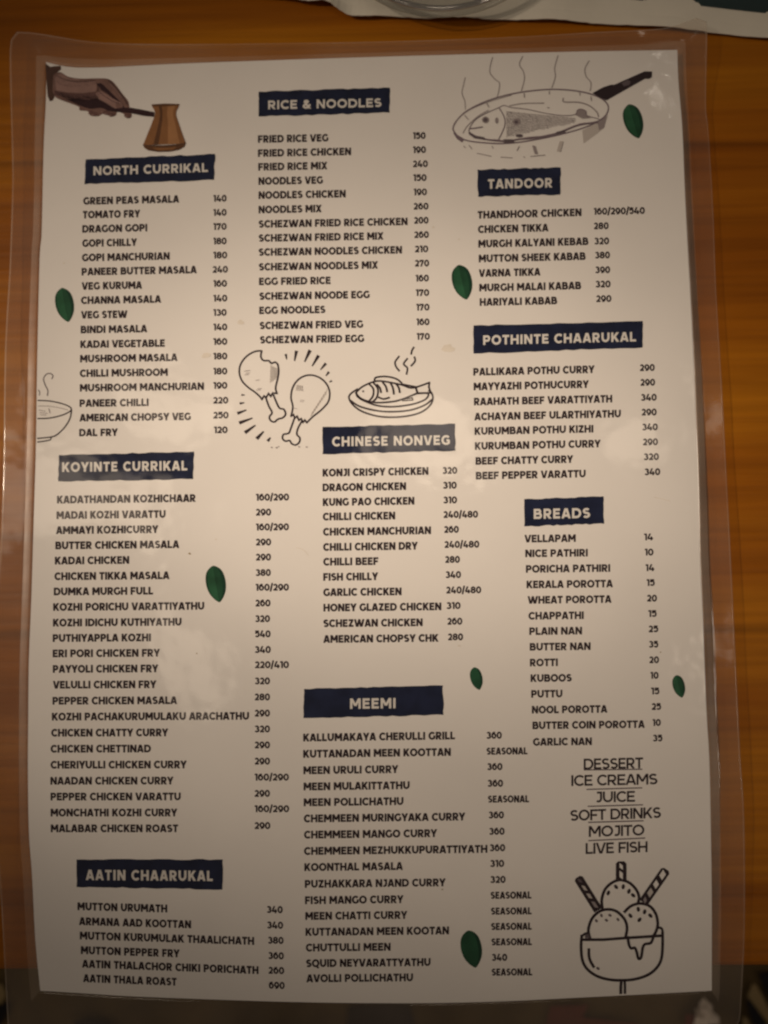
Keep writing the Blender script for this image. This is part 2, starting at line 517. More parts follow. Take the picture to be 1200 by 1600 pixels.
    if ch == 'L':
        W = 0.75
        return (W, sb, .01, [S((h, 0), (h, 1)), S((h, Bt), (W, Bt))])
    if ch == 'T':
        W = 0.86
        return (W, .01, .01, [S((W / 2, 0), (W / 2, 1)), S((0, T), (W, T))])
    if ch == '0':
        W = 0.94
        return (W, rb, rb, [(ell(W / 2, .5, W / 2 - h, .5 - h * .9, 0, 360, 24)[:-1], True)])
    if ch == '1':
        W = 0.52
        return (W, .0, .08, [S((W - h, 0), (W - h, 1)), S((0, T), (W - h, T))])
    if ch == '2':
        W = 0.83
        r = .29 - h * .2
        return (W, .03, .03, [(ell(W * .47, T - r, W * .49 - h, r, 155, -40, 14) + [(h * 1.5, Bt)], False), S((0.02, Bt), (W, Bt))])
    if ch == '3':
        W = 0.86; r1 = (1 - w) * .235; r2 = (1 - w) * .265
        return (W, .03, .04, [(ell(W * .44, T - r1, W * .48 - h, r1, 150, -90, 14), False), (ell(W * .46, Bt + r2, W * .54 - h, r2, 90, -150, 16), False)])
    if ch == '4':
        W = 0.98
        return (W, .02, .02, [S((W * .54, 1.1), (h * .9, .30)), S((0.02, .27), (W, .27)), S((W * .70, 0), (W * .70, .56))])
    if ch == '5':
        W = 0.85; r = .31 - h * .1
        return (W, .03, .04, [S((W * .14, T), (W * .9, T)), S((W * .22, 1), (W * .18, .52)), (([(W * .15, .56)] + ell(W * .46, Bt + r, W * .54 - h, r, 95, -145, 16)), False)])
    if ch == '6':
        W = 0.90; r = .31 - h * .15
        return (W, .045, .035, [(ell(W / 2, Bt + r, W / 2 - h, r, 0, 360, 18)[:-1], True), (ell(W * .56, .5, W * .56 - h, .5 - h * .9, 65, 200, 12), False)])
    if ch == '9':
        W = 0.90; r = .31 - h * .15
        return (W, .035, .045, [(ell(W / 2, T - r, W / 2 - h, r, 0, 360, 18)[:-1], True), (ell(W * .40, .5, W * .60 - h, .5 - h * .9, 250, 375, 12), False)])
    if ch == '7':
        W = 0.86
        return (W, .03, .01, [S((0.02, T), (W - .02, T)), S((W - h * 1.3, T), (W * .30, -.12)), S((h, T), (h, .66))])
    if ch == '8':
        W = 0.94; r1 = (1 - w) * .235; r2 = (1 - w) * .265
        return (W, .04, .04, [(ell(W / 2, T - r1, W * .45 - h, r1, 0, 360, 16)[:-1], True), (ell(W / 2, Bt + r2, W / 2 - h, r2, 0, 360, 18)[:-1], True)])
    if ch == '/':
        W = 0.60
        return (W, -.04, -.04, [S((h * .9, -.14), (W - h * .9, 1.12))])
    if ch == '&':
        W = 0.98
        return (W, .03, .0, [(ell(W * .43, .77, .20 - h * .1, .23 - h, 0, 360, 14)[:-1], True),
                (ell(W * .40, .28, W * .40 - h, .28 - h * .9, 75, 330, 16), False), S((W * .32, .62), (W - h, -.05), (W - h * .5, -.12)), S((W * .70, .16), (W * .88, .48))])
    return (0.5, 0, 0, [])

def clip_y(poly, lo, hi):
    def cut(P, f):
        out = []
        for i in range(len(P)):
            a, b = P[i], P[(i + 1) % len(P)]
            fa, fb = f(a), f(b)
            if fa >= 0: out.append(a)
            if (fa >= 0) != (fb >= 0):
                t = fa / (fa - fb)
                out.append((a[0] + (b[0] - a[0]) * t, a[1] + (b[1] - a[1]) * t))
        return out
    P = cut(poly, lambda p: p[1] - lo)
    if len(P) >= 3: P = cut(P, lambda p: hi - p[1])
    return P if len(P) >= 3 else []

_cache = {}
def glyph_polys(ch, w, asp):
    """Faces of a letter whose skeleton is narrowed by asp and drawn with an even stroke."""
    k = (ch, w, asp)
    if k in _cache: return _cache[k]
    W, lb, rb, strokes = glyph(ch, w)
    res = []
    over = {'O': .015, 'Q': .2, 'C': .015, 'G': .015, 'S': .015, '0': .01, '/': .12, '&': .01}.get(ch, 0.0)
    if ch == 'I': pass
    for si, (pts, closed) in enumerate(strokes):
        tmp = Print()
        # keep the inked width: the skeleton's edge stays half a stroke inside the narrowed box
        h = w / 2
        sx = (W * asp - w) / max(1e-6, W - w) if W > w * 1.5 else 1.0
        q_ = [((x - h) * sx + h, y) for x, y in pts]
        tmp.stroke(q_, w, 'ink', closed=closed, cap=False)
        for f in tmp.f:
            q = clip_y([tmp.v[i][:2] for i in f], -over, 1 + over)
            if q: res.append((q, si))
    Wn = W * asp if W > w * 1.5 else W
    _cache[k] = (Wn, lb * asp * 0.6, rb * asp * 0.6, res)
    return _cache[k]

def write(pr, text, x0, y0, x1, cap, weight, slope=0.0, key='ink', spacing=0.0):
    """One line of capitals: left x, middle y at its left end, right x, cap height, all in layout units."""
    def lay(asp):
        x = 0.0; items = []
        for ch in text:
            W, lb, rb, polys = glyph_polys(ch, weight, asp)
            if items: x += lb
            items.append((x, polys)); x += W + rb + spacing
        return items, x - rb - spacing
    want = (x1 - x0) / cap
    a, b = 0.45, 1.6
    for _ in range(7):                       # the narrowing at which the line fills its width
        m = (a + b) / 2
        if lay(round(m, 2))[1] < want: a = m
        else: b = m
    items, total = lay(round((a + b) / 2, 2))
    k = (x1 - x0) / total
    base = pr.layer
    for gx, polys in items:
        for q, si in polys:
            pts = []
            for (u, v) in q:
                X = x0 + (gx + u) * k
                pts.append((X, y0 + slope * (X - x0) - (v - 0.5) * cap))
            pr.poly(pts, key, base + si)

# ================================================================== SETTING
def edge_y(x):
    return None
EDGE_L = on_plane(0, 1512, TABLE_Z); EDGE_R = on_plane(1200, 1526, TABLE_Z)
def box(name, x0, x1, y0, y1, z0, z1, key, parent=None, r=0.004):
    """Slab whose long top edges are rounded."""
    pr = [(y0, z0), (y0, z1 - r)] + [(y0 + r - r * math.cos(a), z1 - r + r * math.sin(a)) for a in (0.4, 0.8, 1.2)] + [(y0 + r, z1), (y1 - r, z1), (y1, z1 - r), (y1, z0)]
    v = [(x0, y, z) for y, z in pr] + [(x1, y, z) for y, z in pr]
    n = len(pr)
    f = [(i, i + n, (i + 1) % n + n, (i + 1) % n) for i in range(n)] + [tuple(range(n)), tuple(reversed(range(n, 2 * n)))]
    return link_mesh(name, v, f, [key], parent)
yf = (EDGE_L.y + EDGE_R.y) / 2
tt = box('table_top', -0.75, 0.75, yf, yf + 0.85, TABLE_Z - 0.032, TABLE_Z, 'wood')
tag(tt, kind='structure')
fl = link_mesh('floor', [(-4, -4, 0), (4, -4, 0), (4, 4, 0), (-4, 4, 0)], [(0, 1, 2, 3)], ['floor'])
tag(fl, kind='structure')

# ================================================================== THE MENU
menu = thing('menu_card', 'laminated white menu card with navy headings, lying on the varnished wooden table', 'menu')
menu.location = (0, 0, 0)

TOP = [(72, 97), (110, 105), (167, 105), (267, 100), (400, 95), (600, 88.5), (800, 83), (933, 80), (1058, 78)]
RIGHT = [(1058, 78), (1060, 130), (1066, 200), (1070, 300), (1075, 400), (1082, 533), (1086, 633), (1091, 767), (1093, 867), (1098, 967), (1103, 1100), (1108, 1183), (1110, 1267), (1112, 1400), (1112, 1548)]
BOT = [(63, 1548), (130, 1552), (200, 1556.5), (300, 1560.5), (400, 1564), (500, 1566.5), (600, 1567.5), (700, 1567), (800, 1564), (900, 1559), (1000, 1554), (1112, 1548)]
LEFT = [(72, 97), (72, 150), (68, 233), (65, 367), (62, 400), (58, 567), (56, 700), (53, 800), (49, 933), (45, 1033), (44, 1133), (43.5, 1200), (45, 1300), (50, 1367), (55, 1467), (63, 1548)]

def coons(top, right, bot, left, nu, nv):
    t = resample(top, nu); b = resample(bot, nu); l = resample(left, nv); r = resample(right, nv)
    g = []
    for j in range(nv + 1):
        v = j / nv; row = []
        for i in range(nu + 1):
            u = i / nu
            q = []
            for c in (0, 1):
                q.append((1 - v) * t[i][c] + v * b[i][c] + (1 - u) * l[j][c] + u * r[j][c]
                         - ((1 - u) * (1 - v) * t[0][c] + u * (1 - v) * t[-1][c] + (1 - u) * v * b[0][c] + u * v * b[-1][c]))
            row.append(tuple(q))
        g.append(row)
    return g

def slab_from_grid(name, g, key, parent, off, thick, smooth=True):
    nv, nu = len(g), len(g[0])
    tv = [at(x, y, off) for row in g for x, y in row]
    bv = [p - Vector((0, 0, thick)) for p in tv]
    v = tv + bv; o = len(tv)
    f = []
    for j in range(nv - 1):
        for i in range(nu - 1):
            a = j * nu + i
            f.append((a, a + nu, a + nu + 1, a + 1)); f.append((o + a, o + a + 1, o + a + nu + 1, o + a + nu))
    ring = [i for i in range(nu)] + [j * nu + nu - 1 for j in range(1, nv)] + [(nv - 1) * nu + i for i in range(nu - 2, -1, -1)] + [j * nu for j in range(nv - 2, 0, -1)]
    # the cut edge has vertices of its own, so that it stays crisp
    n0, m_ = len(v), len(ring)
    v = v + [v[i] for i in ring] + [v[o + i] for i in ring]
    for k in range(m_):
        k2 = (k + 1) % m_
        f.append((n0 + k, n0 + k2, n0 + m_ + k2, n0 + m_ + k))
    return link_mesh(name, v, f, [key], parent, None, smooth)

paper = slab_from_grid('paper_sheet', coons(smooth_line(TOP, 3), smooth_line(RIGHT, 3), smooth_line(BOT, 3), smooth_line(LEFT, 3), 64, 90), 'paper', menu, 0.0, 0.00025)
paper.data.polygons.foreach_set('use_smooth', [False] * len(paper.data.polygons))
for pl in paper.data.polygons:
    pl.use_smooth = abs(pl.normal.z) > 0.5

# the clear margin of the laminating pouch
FT = [(17, 62), (22, 50), (60, 52), (150, 66), (267, 69), (400, 68), (600, 65), (800, 58), (933, 50), (1040, 44), (1080, 30), (1097, 28), (1104, 34)]
FR = [(1104, 34), (1105, 60), (1103, 167), (1107, 200), (1115, 333), (1119, 450), (1128, 600), (1135, 733), (1142, 867), (1150, 1033), (1157, 1183), (1162, 1250), (1164, 1333), (1164, 1450), (1160, 1540), (1156, 1598), (1150, 1608)]
FB = [(12, 1606), (40, 1611), (200, 1616), (400, 1622), (600, 1625), (800, 1622), (1000, 1615), (1120, 1610), (1150, 1608)]
FL = [(17, 62), (15, 90), (19, 250), (19, 300), (15, 420), (8, 540), (5, 720), (1, 840), (-4, 950), (-7, 1100), (-7, 1200), (-4, 1320), (2, 1420), (8, 1530), (12, 1606)]
def film():
    S = [0.0, 0.10, 0.20, 0.28, 0.36, 0.55, 0.78, 0.955, 1.0]
    inner, outer = [], []
    for a, b, n in ((TOP, FT, 60), (RIGHT, FR, 90), (BOT[::-1], FB[::-1], 60), (LEFT[::-1], FL[::-1], 90)):
        inner += resample(smooth_line(a, 3), n)[:-1]; outer += resample(smooth_line(b, 3), n)[:-1]
    K = len(inner)
    rnd = random.Random(3)
    ph = [(rnd.uniform(0, 6.28), f, a) for f, a in ((7, .5), (13, .45), (19, .35), (31, .22), (47, .12))]
    v, f, mi = [], [], []
    for s in S:
        for k in range(K):
            x = inner[k][0] * (1 - s) + outer[k][0] * s; y = inner[k][1] * (1 - s) + outer[k][1] * s
            a = 2 * math.pi * k / K
            wv = sum(am * math.sin(fq * a + p) for p, fq, am in ph)
            if s <= 0.28: off = 0.00002 - 0.00020 * (s / 0.28) + (0.00012 if s == 0.20 else 0)
            else:
                t = (s - 0.28) / 0.72
                off = -0.00018 + 0.00030 * wv * t * (1.4 - .6 * t) * 0.9 + 0.0003 * t
            # the upper corner by the paper sheet curls up, and so does the pouch's far left corner
            dx, dy = x - 1104, y - 34
            off += 0.0035 * s * math.exp(-(dx * dx + dy * dy) / 9000.0)
            dx, dy = x - 17, y - 62
            off += 0.0015 * s * math.exp(-(dx * dx + dy * dy) / 12000.0)
            p = at(x, y, off)
            if p.y > yf + 0.002: p.z = max(p.z, TABLE_Z + 0.0012)
            v.append(p)
    n = len(v)
    v += [p - Vector((0, 0, 0.0002)) for p in v]
    R = len(S)
    for r in range(R - 1):
        for k in range(K):
            k2 = (k + 1) % K
            a, b, c, d = r * K + k, r * K + k2, (r + 1) * K + k2, (r + 1) * K + k
            f.append((a, b, c, d)); f.append((n + a, n + d, n + c, n + b)); mi += [2 if r < 3 and not 150 <= k < 210 else 3 if r == R - 2 and not 150 <= k < 210 else 0, 1]
    for k in range(K):
        k2 = (k + 1) % K
        a, b = (R - 1) * K + k, (R - 1) * K + k2
        f.append((a, b, n + b, n + a))
        f.append((k2, k, n + k, n + k2)); mi += [1, 1]
    o = link_mesh('film_margin', v, f, ['film', 'film_under', 'film_seal', 'film_edge'], menu, mi, True)
    o['label'] = 'clear glossy lamination margin round the white sheet'
    return o
film()

# ---- headings: (banner corners TL TR BR BL), text, x0, y, x1, cap, slope
HEAD = [
 ('NORTH CURRIKAL', [(134, 249), (336, 240.5), (334.5, 281), (132, 288)], 146, 267, 325, 14.6, -0.030),
 ('RICE & NOODLES', [(404.5, 143), (609, 137), (609, 176), (404, 182)], 419, 164, 596, 14.4, -0.021),
 ('TANDOOR', [(746, 265), (876, 261.5), (875.5, 304), (747, 307.5)], 762, 287.5, 863, 15.6, -0.020),
 ('POTHINTE CHAARUKAL', [(740, 508.5), (1004, 501.5), (1004, 543), (740, 552.5)], 755, 531.5, 994, 15.6, -0.023),
 ('BREADS', [(819, 780), (943, 775.5), (944, 818.5), (819, 822.5)], 834, 803, 922, 16.5, -0.018),
 ('KOYINTE CURRIKAL', [(92, 711), (303, 705.5), (302, 748.5), (91, 752)], 97, 730, 293, 15.8, -0.013),
 ('CHINESE NONVEG', [(504, 667), (711, 662), (711.5, 704), (504, 709.5)], 519, 690, 703, 15.8, -0.014),
 ('MEEMI', [(475, 1076.5), (692, 1071), (693, 1117), (474, 1122)], 547, 1099.5, 618, 17, -0.012),
 ('AATIN CHAARUKAL', [(119.5, 1343), (348, 1343), (347.5, 1390), (119.5, 1386)], 134, 1367, 333, 17, 0.008),
]
rr = random.Random(11)
for text, q, x0, y0, x1, cap, sl in HEAD:
    def rag(a, b, amp, n):
        pts = []
        for k in range(n + 1):
            t = k / n
            x = a[0] + (b[0] - a[0]) * t; y = a[1] + (b[1] - a[1]) * t
            j = rr.uniform(-amp, amp) if 0 < k < n else 0
            pts.append((x + (j if abs(b[1] - a[1]) > abs(b[0] - a[0]) else 0), y + (j if abs(b[0] - a[0]) > abs(b[1] - a[1]) else 0)))
        return pts
    TL, TR, BR, BL = q
    top = rag(TL, TR, .9, 22); bot = rag(BL, BR, 1.0, 22); lf = rag(TL, BL, .8, 7); rt = rag(TR, BR, 1.0, 7)
    g = coons(top, rt, bot, lf, 44, 8)
    pr = Print()
    for j in range(8):
        for i in range(44):
            pr.poly([g[j][i], g[j][i + 1], g[j + 1][i + 1], g[j + 1][i]], 'navy')
    ban = pr.build('heading_banner', menu, 'navy heading banner reading ' + text)
    pt = Print(3)
    write(pt, text, x0, y0, x1, cap * 0.95, 0.225, sl, 'knock', 0.09)
    pt.build('heading_lettering', ban)

# ---- lists: name lines (text, x0, y, x1), slope top -> bottom, price lines (text, x0, y, x1)
def pw(s):
    return None
LISTS = {}
LISTS['north currikal'] = (12.6, -0.022, -0.012, [
 ('GREEN PEAS MASALA', 130, 314, 280), ('TOMATO FRY', 129, 335.5, 219), ('DRAGON GOPI', 128.5, 357.7, 230), ('GOPI CHILLY', 128.5, 380, 214),
 ('GOPI MANCHURIAN', 128, 402.5, 265), ('PANEER BUTTER MASALA', 127.5, 424.5, 307.5), ('VEG KURUMA', 127.5, 447, 222), ('CHANNA MASALA', 126.5, 469.3, 251.7),
 ('VEG STEW', 126.5, 492, 199), ('BINDI MASALA', 126, 515, 230), ('KADAI VEGETABLE', 125.5, 538, 257.7), ('MUSHROOM MASALA', 125, 560.5, 277.3),
 ('CHILLI MUSHROOM', 124.7, 583.3, 262), ('MUSHROOM MANCHURIAN', 124.7, 606, 318.5), ('PANEER CHILLI', 124.3, 630, 232), ('AMERICAN CHOPSY VEG', 124, 652.7, 298), ('DAL FRY', 123.7, 676, 184)],
 [('140', 333, 310, 354), ('140', 333, 332, 354), ('170', 333, 354, 354), ('180', 333, 376.7, 354), ('180', 333, 398.7, 355), ('240', 332, 421, 356), ('160', 333, 443, 354.5), ('140', 333, 466, 355),
  ('130', 333, 488.3, 354), ('140', 333, 511, 355), ('160', 333, 533.7, 355), ('180', 333, 556.5, 355), ('180', 333, 580, 355), ('190', 333, 602.3, 355), ('220', 333, 625.5, 356.5), ('250', 333, 648.7, 357), ('120', 334, 671.7, 355.5)])
LISTS['rice and noodles'] = (12.6, -0.020, -0.015, [
 ('FRIED RICE VEG', 403, 217.3, 513), ('FRIED RICE CHICKEN', 403, 239.3, 548.5), ('FRIED RICE MIX', 403.5, 260.7, 511.5), ('NOODLES VEG', 403.8, 283, 504.5), ('NOODLES CHICKEN', 404, 305, 540), ('NOODLES MIX', 404, 327.5, 502.7),
 ('SCHEZWAN FRIED RICE CHICKEN', 404, 350, 636.7), ('SCHEZWAN FRIED RICE MIX', 404, 372, 599.3), ('SCHEZWAN NOODLES CHICKEN', 404, 394, 628), ('SCHEZWAN NOODLES MIX', 404.3, 417, 590.7), ('EGG FRIED RICE', 404.7, 439.8, 516.7),
 ('SCHEZWAN NOODE EGG', 405, 462.8, 577.5), ('EGG NOODLES', 405, 485, 508.3), ('SCHEZWAN FRIED VEG', 405.5, 508.7, 567.3), ('SCHEZWAN FRIED EGG', 406, 531, 568.7)],
 [('150', 645, 212, 665), ('190', 645, 234, 665.5), ('240', 645, 256, 668.5), ('150', 645.5, 277.7, 666.5), ('190', 646, 300, 667), ('260', 646, 322.3, 669.5), ('200', 646.7, 344.3, 669.5), ('260', 647, 366.7, 670), ('210', 648, 389, 669),
  ('270', 648, 411.3, 670.5), ('160', 649, 434.7, 670), ('170', 649.3, 457.3, 670.5), ('170', 650, 480, 671), ('160', 650.3, 503, 671), ('170', 650.7, 525.7, 671.5)])
LISTS['tandoor'] = (12.8, -0.026, -0.022, [
 ('THANDHOOR CHICKEN', 746, 335.8, 908.5), ('CHICKEN TIKKA', 746.8, 358.3, 857), ('MURGH KALYANI KEBAB', 747.3, 381, 919.3), ('MUTTON SHEEK KABAB', 748, 404, 915), ('VARNA TIKKA', 748, 426.8, 844.5), ('MURGH MALAI KABAB', 748.8, 449.5, 908), ('HARIYALI KABAB', 749.5, 472, 870.5)],
 [('160/290/540', 927.5, 330.3, 1007.5), ('280', 927.7, 353, 951), ('320', 928.5, 376.7, 951.7), ('380', 929.5, 398.7, 953), ('390', 930, 421.7, 953.3), ('320', 930.3, 444, 954), ('290', 931.3, 466.7, 955.3)])
LISTS['pothinte chaarukal'] = (12.8, -0.022, -0.020, [
 ('PALLIKARA POTHU CURRY', 739.5, 581, 929), ('MAYYAZHI POTHUCURRY', 740, 604, 920), ('RAAHATH BEEF VARATTIYATH', 740.5, 627.5, 956.5), ('ACHAYAN BEEF ULARTHIYATHU', 741, 651, 970), ('KURUMBAN POTHU KIZHI', 741.5, 673.7, 927), ('KURUMBAN POTHU CURRY', 742, 697, 938.5),
 ('BEEF CHATTY CURRY', 743, 720.3, 895.5), ('BEEF PEPPER VARATTU', 743.5, 743.3, 915)],
 [('290', 999.5, 574.5, 1023), ('290', 1000.5, 597.5, 1023.5), ('340', 1001.3, 621, 1026), ('290', 1002.3, 644, 1026), ('340', 1003.3, 667.3, 1027.7), ('290', 1004.3, 690.5, 1028), ('320', 1005.7, 713.7, 1029.5), ('340', 1007, 737.3, 1031.5)])
LISTS['breads'] = (12.8, -0.012, -0.012, [
 ('VELLAPAM', 819.3, 841.7, 899.5), ('NICE PATHIRI', 820.7, 864.7, 918.3), ('PORICHA PATHIRI', 821.7, 889, 953.3), ('KERALA POROTTA', 822.7, 913.3, 957.7), ('WHEAT POROTTA', 824.3, 937.5, 955.5), ('CHAPPATHI', 825.7, 962.3, 912), ('PLAIN NAN', 827, 986.3, 909.3),
 ('BUTTER NAN', 827.7, 1010.7, 922.7), ('ROTTI', 828, 1035.3, 871.5), ('KUBOOS', 829, 1059.7, 893.3), ('PUTTU', 830, 1084.3, 878.7), ('NOOL POROTTA', 831, 1109, 949), ('BUTTER COIN POROTTA', 832, 1133.5, 1007.5), ('GARLIC NAN', 832.7, 1159.3, 924.7)],
 [('14', 1006, 839, 1020.5), ('10', 1007, 862.7, 1021), ('14', 1008.3, 887, 1022.5), ('15', 1010, 910.3, 1023), ('20', 1010.7, 934.7, 1026.5), ('15', 1012.7, 958.7, 1026), ('25', 1013.3, 982.7, 1028.5), ('35', 1013.8, 1006.7, 1028.5), ('20', 1014.3, 1031, 1029.7), ('10', 1016, 1055.3, 1029),
  ('15', 1017, 1079.7, 1030.3), ('25', 1018, 1104, 1033), ('10', 1019.3, 1129, 1032.5), ('35', 1020, 1153.3, 1035)])
LISTS['koyinte currikal'] = (13.0, -0.012, 0.000, [
 ('KADATHANDAN KOZHICHAAR', 89, 780.7, 305.7), ('MADAI KOZHI VARATTU', 88.3, 805, 258.7), ('AMMAYI KOZHICURRY', 87.3, 828.5, 247.3), ('BUTTER CHICKEN MASALA', 86.5, 852.3, 280), ('KADAI CHICKEN', 85.7, 876, 201.7), ('CHICKEN TIKKA MASALA', 85, 900.5, 264.7), ('DUMKA MURGH FULL', 84, 924.3, 239.5),
 ('KOZHI PORICHU VARATTIYATHU', 83, 948.5, 319), ('KOZHI IDICHU KUTHIYATHU', 82.7, 973, 283.5), ('PUTHIYAPPLA KOZHI', 82.3, 997, 235.7), ('ERI PORI CHICKEN FRY', 82.3, 1021, 250), ('PAYYOLI CHICKEN FRY', 82.5, 1045.3, 247.3), ('VELULLI CHICKEN FRY', 82.5, 1070, 244.3), ('PEPPER CHICKEN MASALA', 82, 1095, 276.7),
 ('KOZHI PACHAKURUMULAKU ARACHATHU', 81, 1119.8, 389), ('CHICKEN CHATTY CURRY', 80, 1145, 262.7), ('CHICKEN CHETTINAD', 79, 1170, 235.7), ('CHERIYULLI CHICKEN CURRY', 79, 1195, 291.7), ('NAADAN CHICKEN CURRY', 78.7, 1220, 271), ('PEPPER CHICKEN VARATTU', 79, 1244.7, 282.3), ('MONCHATHI KOZHI CURRY', 79, 1269.7, 277), ('MALABAR CHICKEN ROAST', 79.3, 1294.3, 278.5)],
 [('160/290', 399.5, 777, 451.5), ('290', 399.5, 800.3, 423.5), ('160/290', 399.5, 823.5, 451.3), ('290', 399.5, 847, 423.5), ('290', 399.5, 870.5, 423.3), ('380', 399.3, 894.7, 423), ('160/290', 399, 917.7, 451.3), ('260', 398.8, 942.3, 422.5), ('320', 398.5, 966.7, 421.7), ('540', 398.3, 990.5, 422.7),
  ('340', 398, 1015, 423), ('220/410', 398, 1038.7, 451.3), ('320', 398, 1064, 421.7), ('280', 397.7, 1089, 421.7), ('290', 397.7, 1114.3, 421.7), ('320', 397.7, 1139, 421.7), ('290', 397.7, 1164, 421.7), ('290', 397.7, 1189.3, 421.7), ('160/290', 397.5, 1214.3, 451.3), ('290', 397.5, 1239.7, 421.7), ('160/290', 397.5, 1263.7, 451.7), ('290', 397.5, 1290, 422.3)])
LISTS['chinese nonveg'] = (13.0, -0.018, -0.010, [
 ('KONJI CRISPY CHICKEN', 504, 738.7, 669.3), ('DRAGON CHICKEN', 504, 761.7, 634.3), ('KUNG PAO CHICKEN', 504.3, 784.7, 647.3), ('CHILLI CHICKEN', 504.3, 807.3, 617.3), ('CHICKEN MANCHURIAN', 504.7, 831, 673.3), ('CHILLI CHICKEN DRY', 504.8, 854.8, 652.7), ('CHILLI BEEF', 505, 877.8, 591.3),
 ('FISH CHILLY', 505, 901.5, 590.7), ('GARLIC CHICKEN', 505, 925.5, 627.3), ('HONEY GLAZED CHICKEN', 505.3, 949.5, 689.5), ('SCHEZWAN CHICKEN', 505, 974, 660.3), ('AMERICAN CHOPSY CHK', 505, 998.5, 685.3)],
 [('320', 691.3, 735.2, 714.3), ('310', 692, 758.3, 713.5), ('310', 692.5, 781.3, 714), ('240/480', 692.7, 804, 746.8), ('260', 693.7, 827.3, 716.8), ('240/480', 694.2, 850.8, 748.8), ('280', 695.3, 874.2, 718.5), ('340', 696, 898, 720.2), ('240/480', 697, 922, 751.8), ('310', 697.5, 946.3, 719.5), ('260', 698.7, 970.8, 722.3), ('280', 699.7, 995.2, 723.5)])
LISTS['meemi'] = (13.2, -0.014, -0.010, [
 ('KALLUMAKAYA CHERULLI GRILL', 473.7, 1152.5, 711.3), ('KUTTANADAN MEEN KOOTTAN', 473.7, 1178, 704.3), ('MEEN URULI CURRY', 474, 1203.7, 622.3), ('MEEN MULAKITTATHU', 474.3, 1229, 640), ('MEEN POLLICHATHU', 474.5, 1253.7, 630.3), ('CHEMMEEN MURINGYAKA CURRY', 474.7, 1279, 727), ('CHEMMEEN MANGO CURRY', 475, 1304.3, 683),
 ('CHEMMEEN MEZHUKKUPURATTIYATH', 475, 1329.8, 761.5), ('KOONTHAL MASALA', 475.5, 1355, 629.5), ('PUZHAKKARA NJAND CURRY', 476.2, 1381.2, 696.3), ('FISH MANGO CURRY', 476.5, 1406.7, 630.5), ('MEEN CHATTI CURRY', 477, 1431.3, 636.5), ('KUTTANADAN MEEN KOOTAN', 477.3, 1456.2, 701.5), ('CHUTTULLI MEEN', 477.8, 1480.7, 610.3), ('SQUID NEYVARATTYATHU', 478, 1505.2, 672.8), ('AVOLLI POLLICHATHU', 478.5, 1528.8, 645.3)],
 [('360', 760, 1149, 784), ('SEASONAL', 760, 1173.8, 824.5), ('360', 761, 1198, 785), ('360', 761.7, 1224, 786), ('SEASONAL', 762.3, 1248.7, 827), ('360', 763.3, 1273.5, 787.3), ('360', 764.2, 1299, 788.3), ('360', 765, 1324.7, 789.3), ('310', 765.7, 1349.3, 787.7), ('320', 766, 1374.3, 790),
  ('SEASONAL', 766.5, 1399, 830.7), ('SEASONAL', 767, 1423.7, 831), ('SEASONAL', 767.2, 1447.7, 831.3), ('SEASONAL', 767.7, 1471.8, 831.5), ('340', 768.3, 1496, 792.5), ('SEASONAL', 768, 1519, 832)])
LISTS['aatin chaarukal'] = (13.2, 0.026, 0.040, [
 ('MUTTON URUMATH', 121, 1416, 261.3), ('ARMANA AAD KOOTTAN', 123.3, 1439.3, 298.5), ('MUTTON KURUMULAK THAALICHATH', 124.7, 1461.7, 397), ('MUTTON PEPPER FRY', 126.3, 1484.5, 280.7), ('AATIN THALACHOR CHIKI PORICHATH', 128, 1505.7, 404), ('AATIN THALA ROAST', 129.7, 1528.3, 276.3)],
 [('340', 416.7, 1421, 441.7), ('340', 417.2, 1445.3, 442.3), ('380', 418.5, 1469, 443), ('360', 419, 1493, 443.5), ('260', 419.2, 1516, 444), ('690', 420, 1539.3, 444.8)])
for key, (cap, s0, s1, names, prices) in LISTS.items():
    pr = Print()
    n = len(names)
    for i, (t, x0, y0, x1) in enumerate(names):
        write(pr, t, x0, y0, x1, cap * 0.93, 0.252, s0 + (s1 - s0) * i / max(1, n - 1))
    o = pr.build('dish_lettering', menu, 'printed dish names of the %s list' % key)
    pp = Print()
    for i, (t, x0, y0, x1) in enumerate(prices):
        write(pp, t, x0, y0, x1, cap * 0.84, 0.235, (s0 + (s1 - s0) * i / max(1, n - 1)) * 0.7)
    pp.build('price_lettering', o)

# ---- the plain list by the sundae
pr = Print()
for t, x0, y0, x1, sl in [('DESSERT', 912, 1194, 1005, -0.022), ('ICE CREAMS', 892.7, 1219.8, 1027.3, -0.020), ('JUICE', 930, 1245.5, 992.3, -0.020), ('SOFT DRINKS', 890.8, 1274.3, 1032.7, -0.034), ('MOJITO', 920, 1299.3, 1006.7, -0.030), ('LIVE FISH', 915, 1326, 1011.7, -0.032)]:
    write(pr, t, x0, y0, x1, 17.0, 0.185, sl, 'ink', -0.02)
dl = pr.build('dessert_lettering', menu, 'larger plain list from dessert to live fish')
pr = Print()
for xa, ya, xb, yb in [(913, 1203, 1003, 1202), (917, 1233.5, 1003, 1231), (919, 1260, 1004, 1257.5), (919.5, 1285, 1005, 1282.5), (920, 1313.5, 1007.5, 1309.5)]:
    pr.stroke([(xa + (xb - xa) * k / 6, ya + (yb - ya) * k / 6) for k in range(7)], 1.9, 'mid')
pr.build('rule_lettering', dl, 'thin grey rules between the dessert lines')

